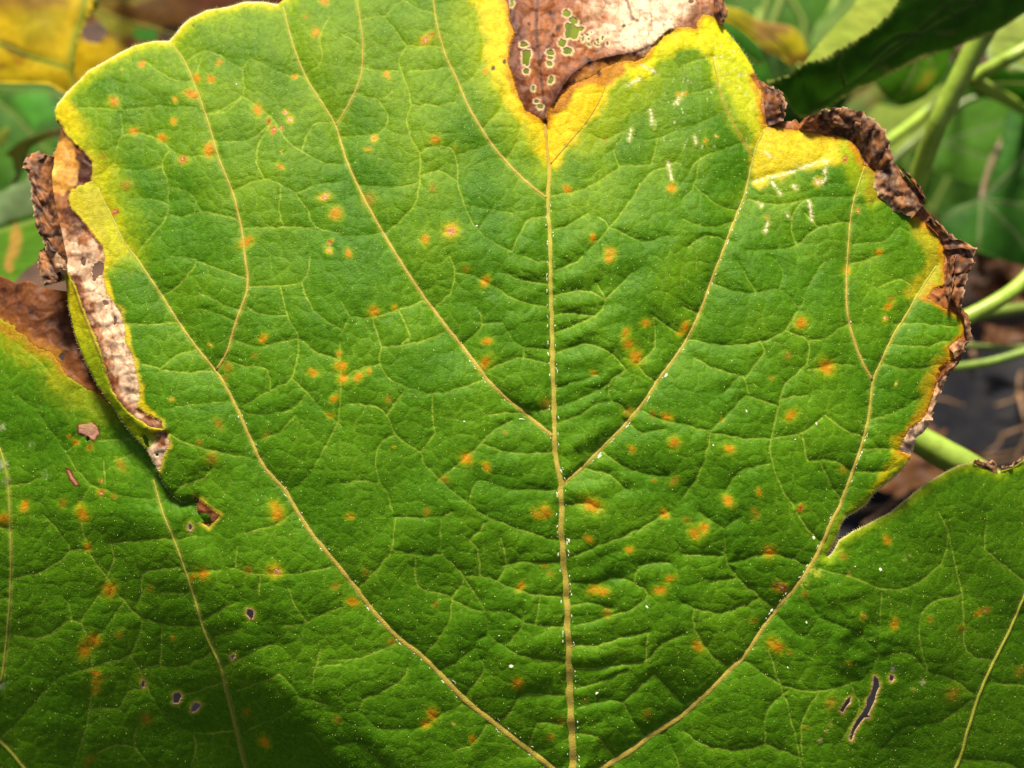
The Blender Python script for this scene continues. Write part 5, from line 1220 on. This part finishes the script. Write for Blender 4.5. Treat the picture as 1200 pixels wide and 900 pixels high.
lf, dp_ = sheet_leaf('squash_leaf', 'added dark leaf low down darkening the gaps between the stalks and thick stalk', [(830, -30), (950, -10), (1060, 30), (1130, 90), (1170, 180), (1150, 250), (1080, 270), (1000, 220), (900, 170), (830, 90)], 1.0, 0.0, -0.0002, 0.002, (0.014, 0.060, 0.008), (0.022, 0.085, 0.010), seed=22, sp=5, veins=[[(1090, 250), (1040, 150), (950, 50), (880, 0)], [(1090, 250), (1120, 180), (1110, 110)]])  # leaf put in to darken the gaps, shade carried by its colour
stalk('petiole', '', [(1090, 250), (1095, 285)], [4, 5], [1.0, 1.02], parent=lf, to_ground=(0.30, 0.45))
SG = (0.26, 0.37, 0.035)
stalk('leaf_stalk', 'thick pale green leaf stalk slanting down from under the toothed dark leaf', [(1160, 25), (1143, 55), (1122, 98), (1100, 142), (1082, 190), (1070, 230)], [13, 13, 12.5, 12, 11.5, 11], [0.565, 0.57, 0.575, 0.58, 0.59, 0.60], SG, to_ground=(0.13, 0.16))
stalk('leaf_stalk', 'short bent stalk with a rounded end beside the thick stalk', [(1230, 38), (1200, 58), (1172, 74), (1150, 86), (1140, 92)], [7.5, 7.5, 8, 8.5, 8], [0.62, 0.62, 0.62, 0.625, 0.63], SG, to_ground=(0.40, 0.46))
stalk('leaf_stalk', 'slim green stalk slanting up towards the thick stalk from the crumpled edge', [(1106, 114), (1085, 132), (1062, 150), (1040, 166), (1010, 190)], [6.5, 6.5, 6.5, 6.5, 6.5], [0.70, 0.70, 0.69, 0.68, 0.68], SG, to_ground=(0.13, 0.16))
stalk('leaf_stalk', 'thin shaded stalk crossing behind the thick stalk low down', [(1150, 112), (1120, 126), (1060, 175), (1030, 205)], [4, 4, 4, 4], [0.78, 0.78, 0.76, 0.76], (0.15, 0.20, 0.05), to_ground=(0.13, 0.16))
stalk('leaf_stalk', 'pale upright stalk right of the yellow leaf with tan crest', [(992, -30), (978, 8), (962, 40), (950, 66), (944, 90)], [5.5, 5.5, 6, 6, 6], [0.84, 0.84, 0.84, 0.84, 0.86], (0.24, 0.32, 0.05), to_ground=(0.26, 0.6))
for k, (a, b, r_, lb) in enumerate((((905, -30), (892, 30), 4, 'thin upright stalk nearest the torn brown notch beyond the yellow leaf'), ((925, -30), (903, 34), 4.5, 'upright stalk rising behind the middle of the yellow leaf crest'), ((908, -30), (942, 30), 3.5, 'thin stalk leaning across the upright stalks above the yellow leaf'), ((1000, -30), (990, 20), 4, 'upright stalk far back beside the toothed leaf edge'))):
    stalk('leaf_stalk', lb, [a, ((a[0] + b[0]) / 2 + 1, (a[1] + b[1]) / 2), b, (b[0] - 4, b[1] + 30)], [r_] * 4, [0.88 + 0.02 * k] * 4, (0.20, 0.27, 0.045), to_ground=(0.2 + 0.03 * k, 0.75))
stalk('leaf_stalk', 'light green stalk rising right from behind the crumpled right margin', [(1250, 250), (1215, 310), (1190, 338), (1160, 358), (1125, 376), (1090, 396)], [8, 8, 8.5, 9, 9.5, 10], [0.58, 0.58, 0.575, 0.57, 0.57, 0.57], SG, to_ground=(0.13, 0.16))
stalk('leaf_stalk', 'dim green stalk lying level behind the light green rising stalk', [(1270, 356), (1210, 360), (1160, 366), (1110, 374)], [7, 7, 7, 7], [0.66, 0.66, 0.65, 0.65], (0.16, 0.22, 0.03), to_ground=(0.13, 0.16))
stalk('leaf_stalk', 'slender curved stalk over the black film right of the dead margin', [(1260, 398), (1200, 413), (1165, 423), (1130, 429), (1090, 432)], [5.5, 5.5, 5, 5, 5], [0.62, 0.62, 0.62, 0.62, 0.62], (0.20, 0.30, 0.03), to_ground=(0.13, 0.16))
stalk('leaf_stalk', 'slender dull stalk just above the curved one over the black film', [(1260, 404), (1200, 407), (1160, 407), (1110, 404)], [4, 4, 4, 4], [0.66, 0.66, 0.66, 0.66], (0.15, 0.19, 0.03), to_ground=(0.13, 0.16))
stalk('vine_stem', 'thick pale green stem emerging behind the bleached right edge above the basal lobe', [(1040, 500), (1075, 515), (1105, 532), (1140, 552), (1190, 585), (1240, 620)], [15, 17, 18, 18, 18, 18], [0.535, 0.535, 0.535, 0.54, 0.55, 0.57], (0.24, 0.34, 0.04), cat='stem', to_ground=(0.33, -0.12))

# ------------------------------------------------------------------ litter on the ground
SPOTS_L = [(1150, 330, 'curled brown dead leaf on the soil under the fanned ribs leaf', 0.03), (1180, 372, 'reddish dead leaf scrap on the soil under the rising stalk', 0.022), (1152, 448, 'small rusty leaf scrap on the black film below the curved stalk', 0.012), (1040, 590, 'brown dead leaf on the ground in the gap by the right sinus', 0.035),
           (1160, 392, 'tan dead leaf scrap beside the dull slender stalk', 0.02), (1175, 322, 'pale dry leaf piece at the tip of the shaded fanned leaf', 0.02), (1100, 330, 'dead leaf scrap hidden partly behind the crumpled right margin', 0.025)]
for k, (x_, y_, lb, sz) in enumerate(SPOTS_L):
    p0 = at([x_], [y_], [ground_t(x_, y_)])[0]
    m = 14; u, v = np.meshgrid(np.linspace(-1, 1, m), np.linspace(-1, 1, m))
    r2 = u * u + v * v
    ang = np.arctan2(v, u)
    wv = 1 + 0.25 * np.sin(3 * ang + k) + 0.15 * fbm(u * 2 + k * 9, v * 2, 44, 2)
    lx = p0[0] + u * sz * wv; ly = p0[1] + v * sz * wv * 0.75
    lz = 0.030 + 0.010 * k % 0.012 + sz * 0.4 * (u * u) + sz * 0.35 * fbm(u * 1.6 + k * 5, v * 1.6, 45, 3) * 0.8 + 0.004
    I = np.arange(m * m).reshape(m, m); F = quads(I).reshape(-1, 4)
    rc = (r2[:-1, :-1] + r2[1:, 1:]).ravel() / 2 < 1.0 + 0.2 * np.sin(5 * ang[:-1, :-1].ravel() + k)
    V = np.stack([lx, ly, lz], -1).reshape(-1, 3)
    cc = mixc(np.broadcast_to(np.array([0.075, 0.028, 0.011], f32), u.shape + (3,)), (0.18, 0.085, 0.035), np.clip(0.3 + fbm(u * 3 + k, v * 3, 46, 2), 0, 1)).reshape(-1, 3)
    F = F[rc]; used, inv = np.unique(F, return_inverse=True)
    o = mesh_obj('dead_leaf', V[used], inv.reshape(F.shape), M_DEAD, None, cc[used], origin=tuple(p0))
    tag(o, lb, 'dead leaf', 'dead leaves on the ground')
STR = [((1060, 600), (1120, 540)), ((1150, 540), (1205, 525)), ((1155, 535), (1172, 515)), ((1172, 515), (1215, 500)), ((1148, 548), (1230, 530)), ((1196, 440), (1192, 465)), ((1192, 465), (1200, 500)), ((1185, 550), (1210, 470)), ((1000, 600), (1070, 585)), ((1140, 425), (1120, 380)),
       ((1010, 620), (1060, 560)), ((1130, 320), (1200, 345)), ((1120, 350), (1190, 320)), ((1165, 480), (1215, 455)), ((1080, 470), (1130, 480))]
for k, (a, b) in enumerate(STR):
    A = at([a[0]], [a[1]], [ground_t(*a) * 0.965])[0]; B = at([b[0]], [b[1]], [ground_t(*b) * 0.965])[0]
    mid = (A + B) / 2 + np.array([rng.uniform(-0.004, 0.004), rng.uniform(-0.004, 0.004), 0.002])
    for q in (A, B, mid):
        q[2] = max(0.027, min(q[2], 0.034))
    P = catmull([A, mid, B], 0.006)
    o = tube_obj('straw', P, np.linspace(0.0011, 0.0007, len(P)) * rng.uniform(0.7, 1.5), M_STALK, None, 6, np.array([0.24, 0.13, 0.055], f32) * rng.uniform(0.6, 1.3), origin=tuple(A))
    tag(o, 'thin brown dry straw lying on the black film by the vine stem' if max(a[1], b[1]) > 410 else 'thin brown dry straw lying on bare soil under the rising stalk', 'straw', 'dry straws on the black film' if max(a[1], b[1]) > 410 else 'dry straws on the bare soil')
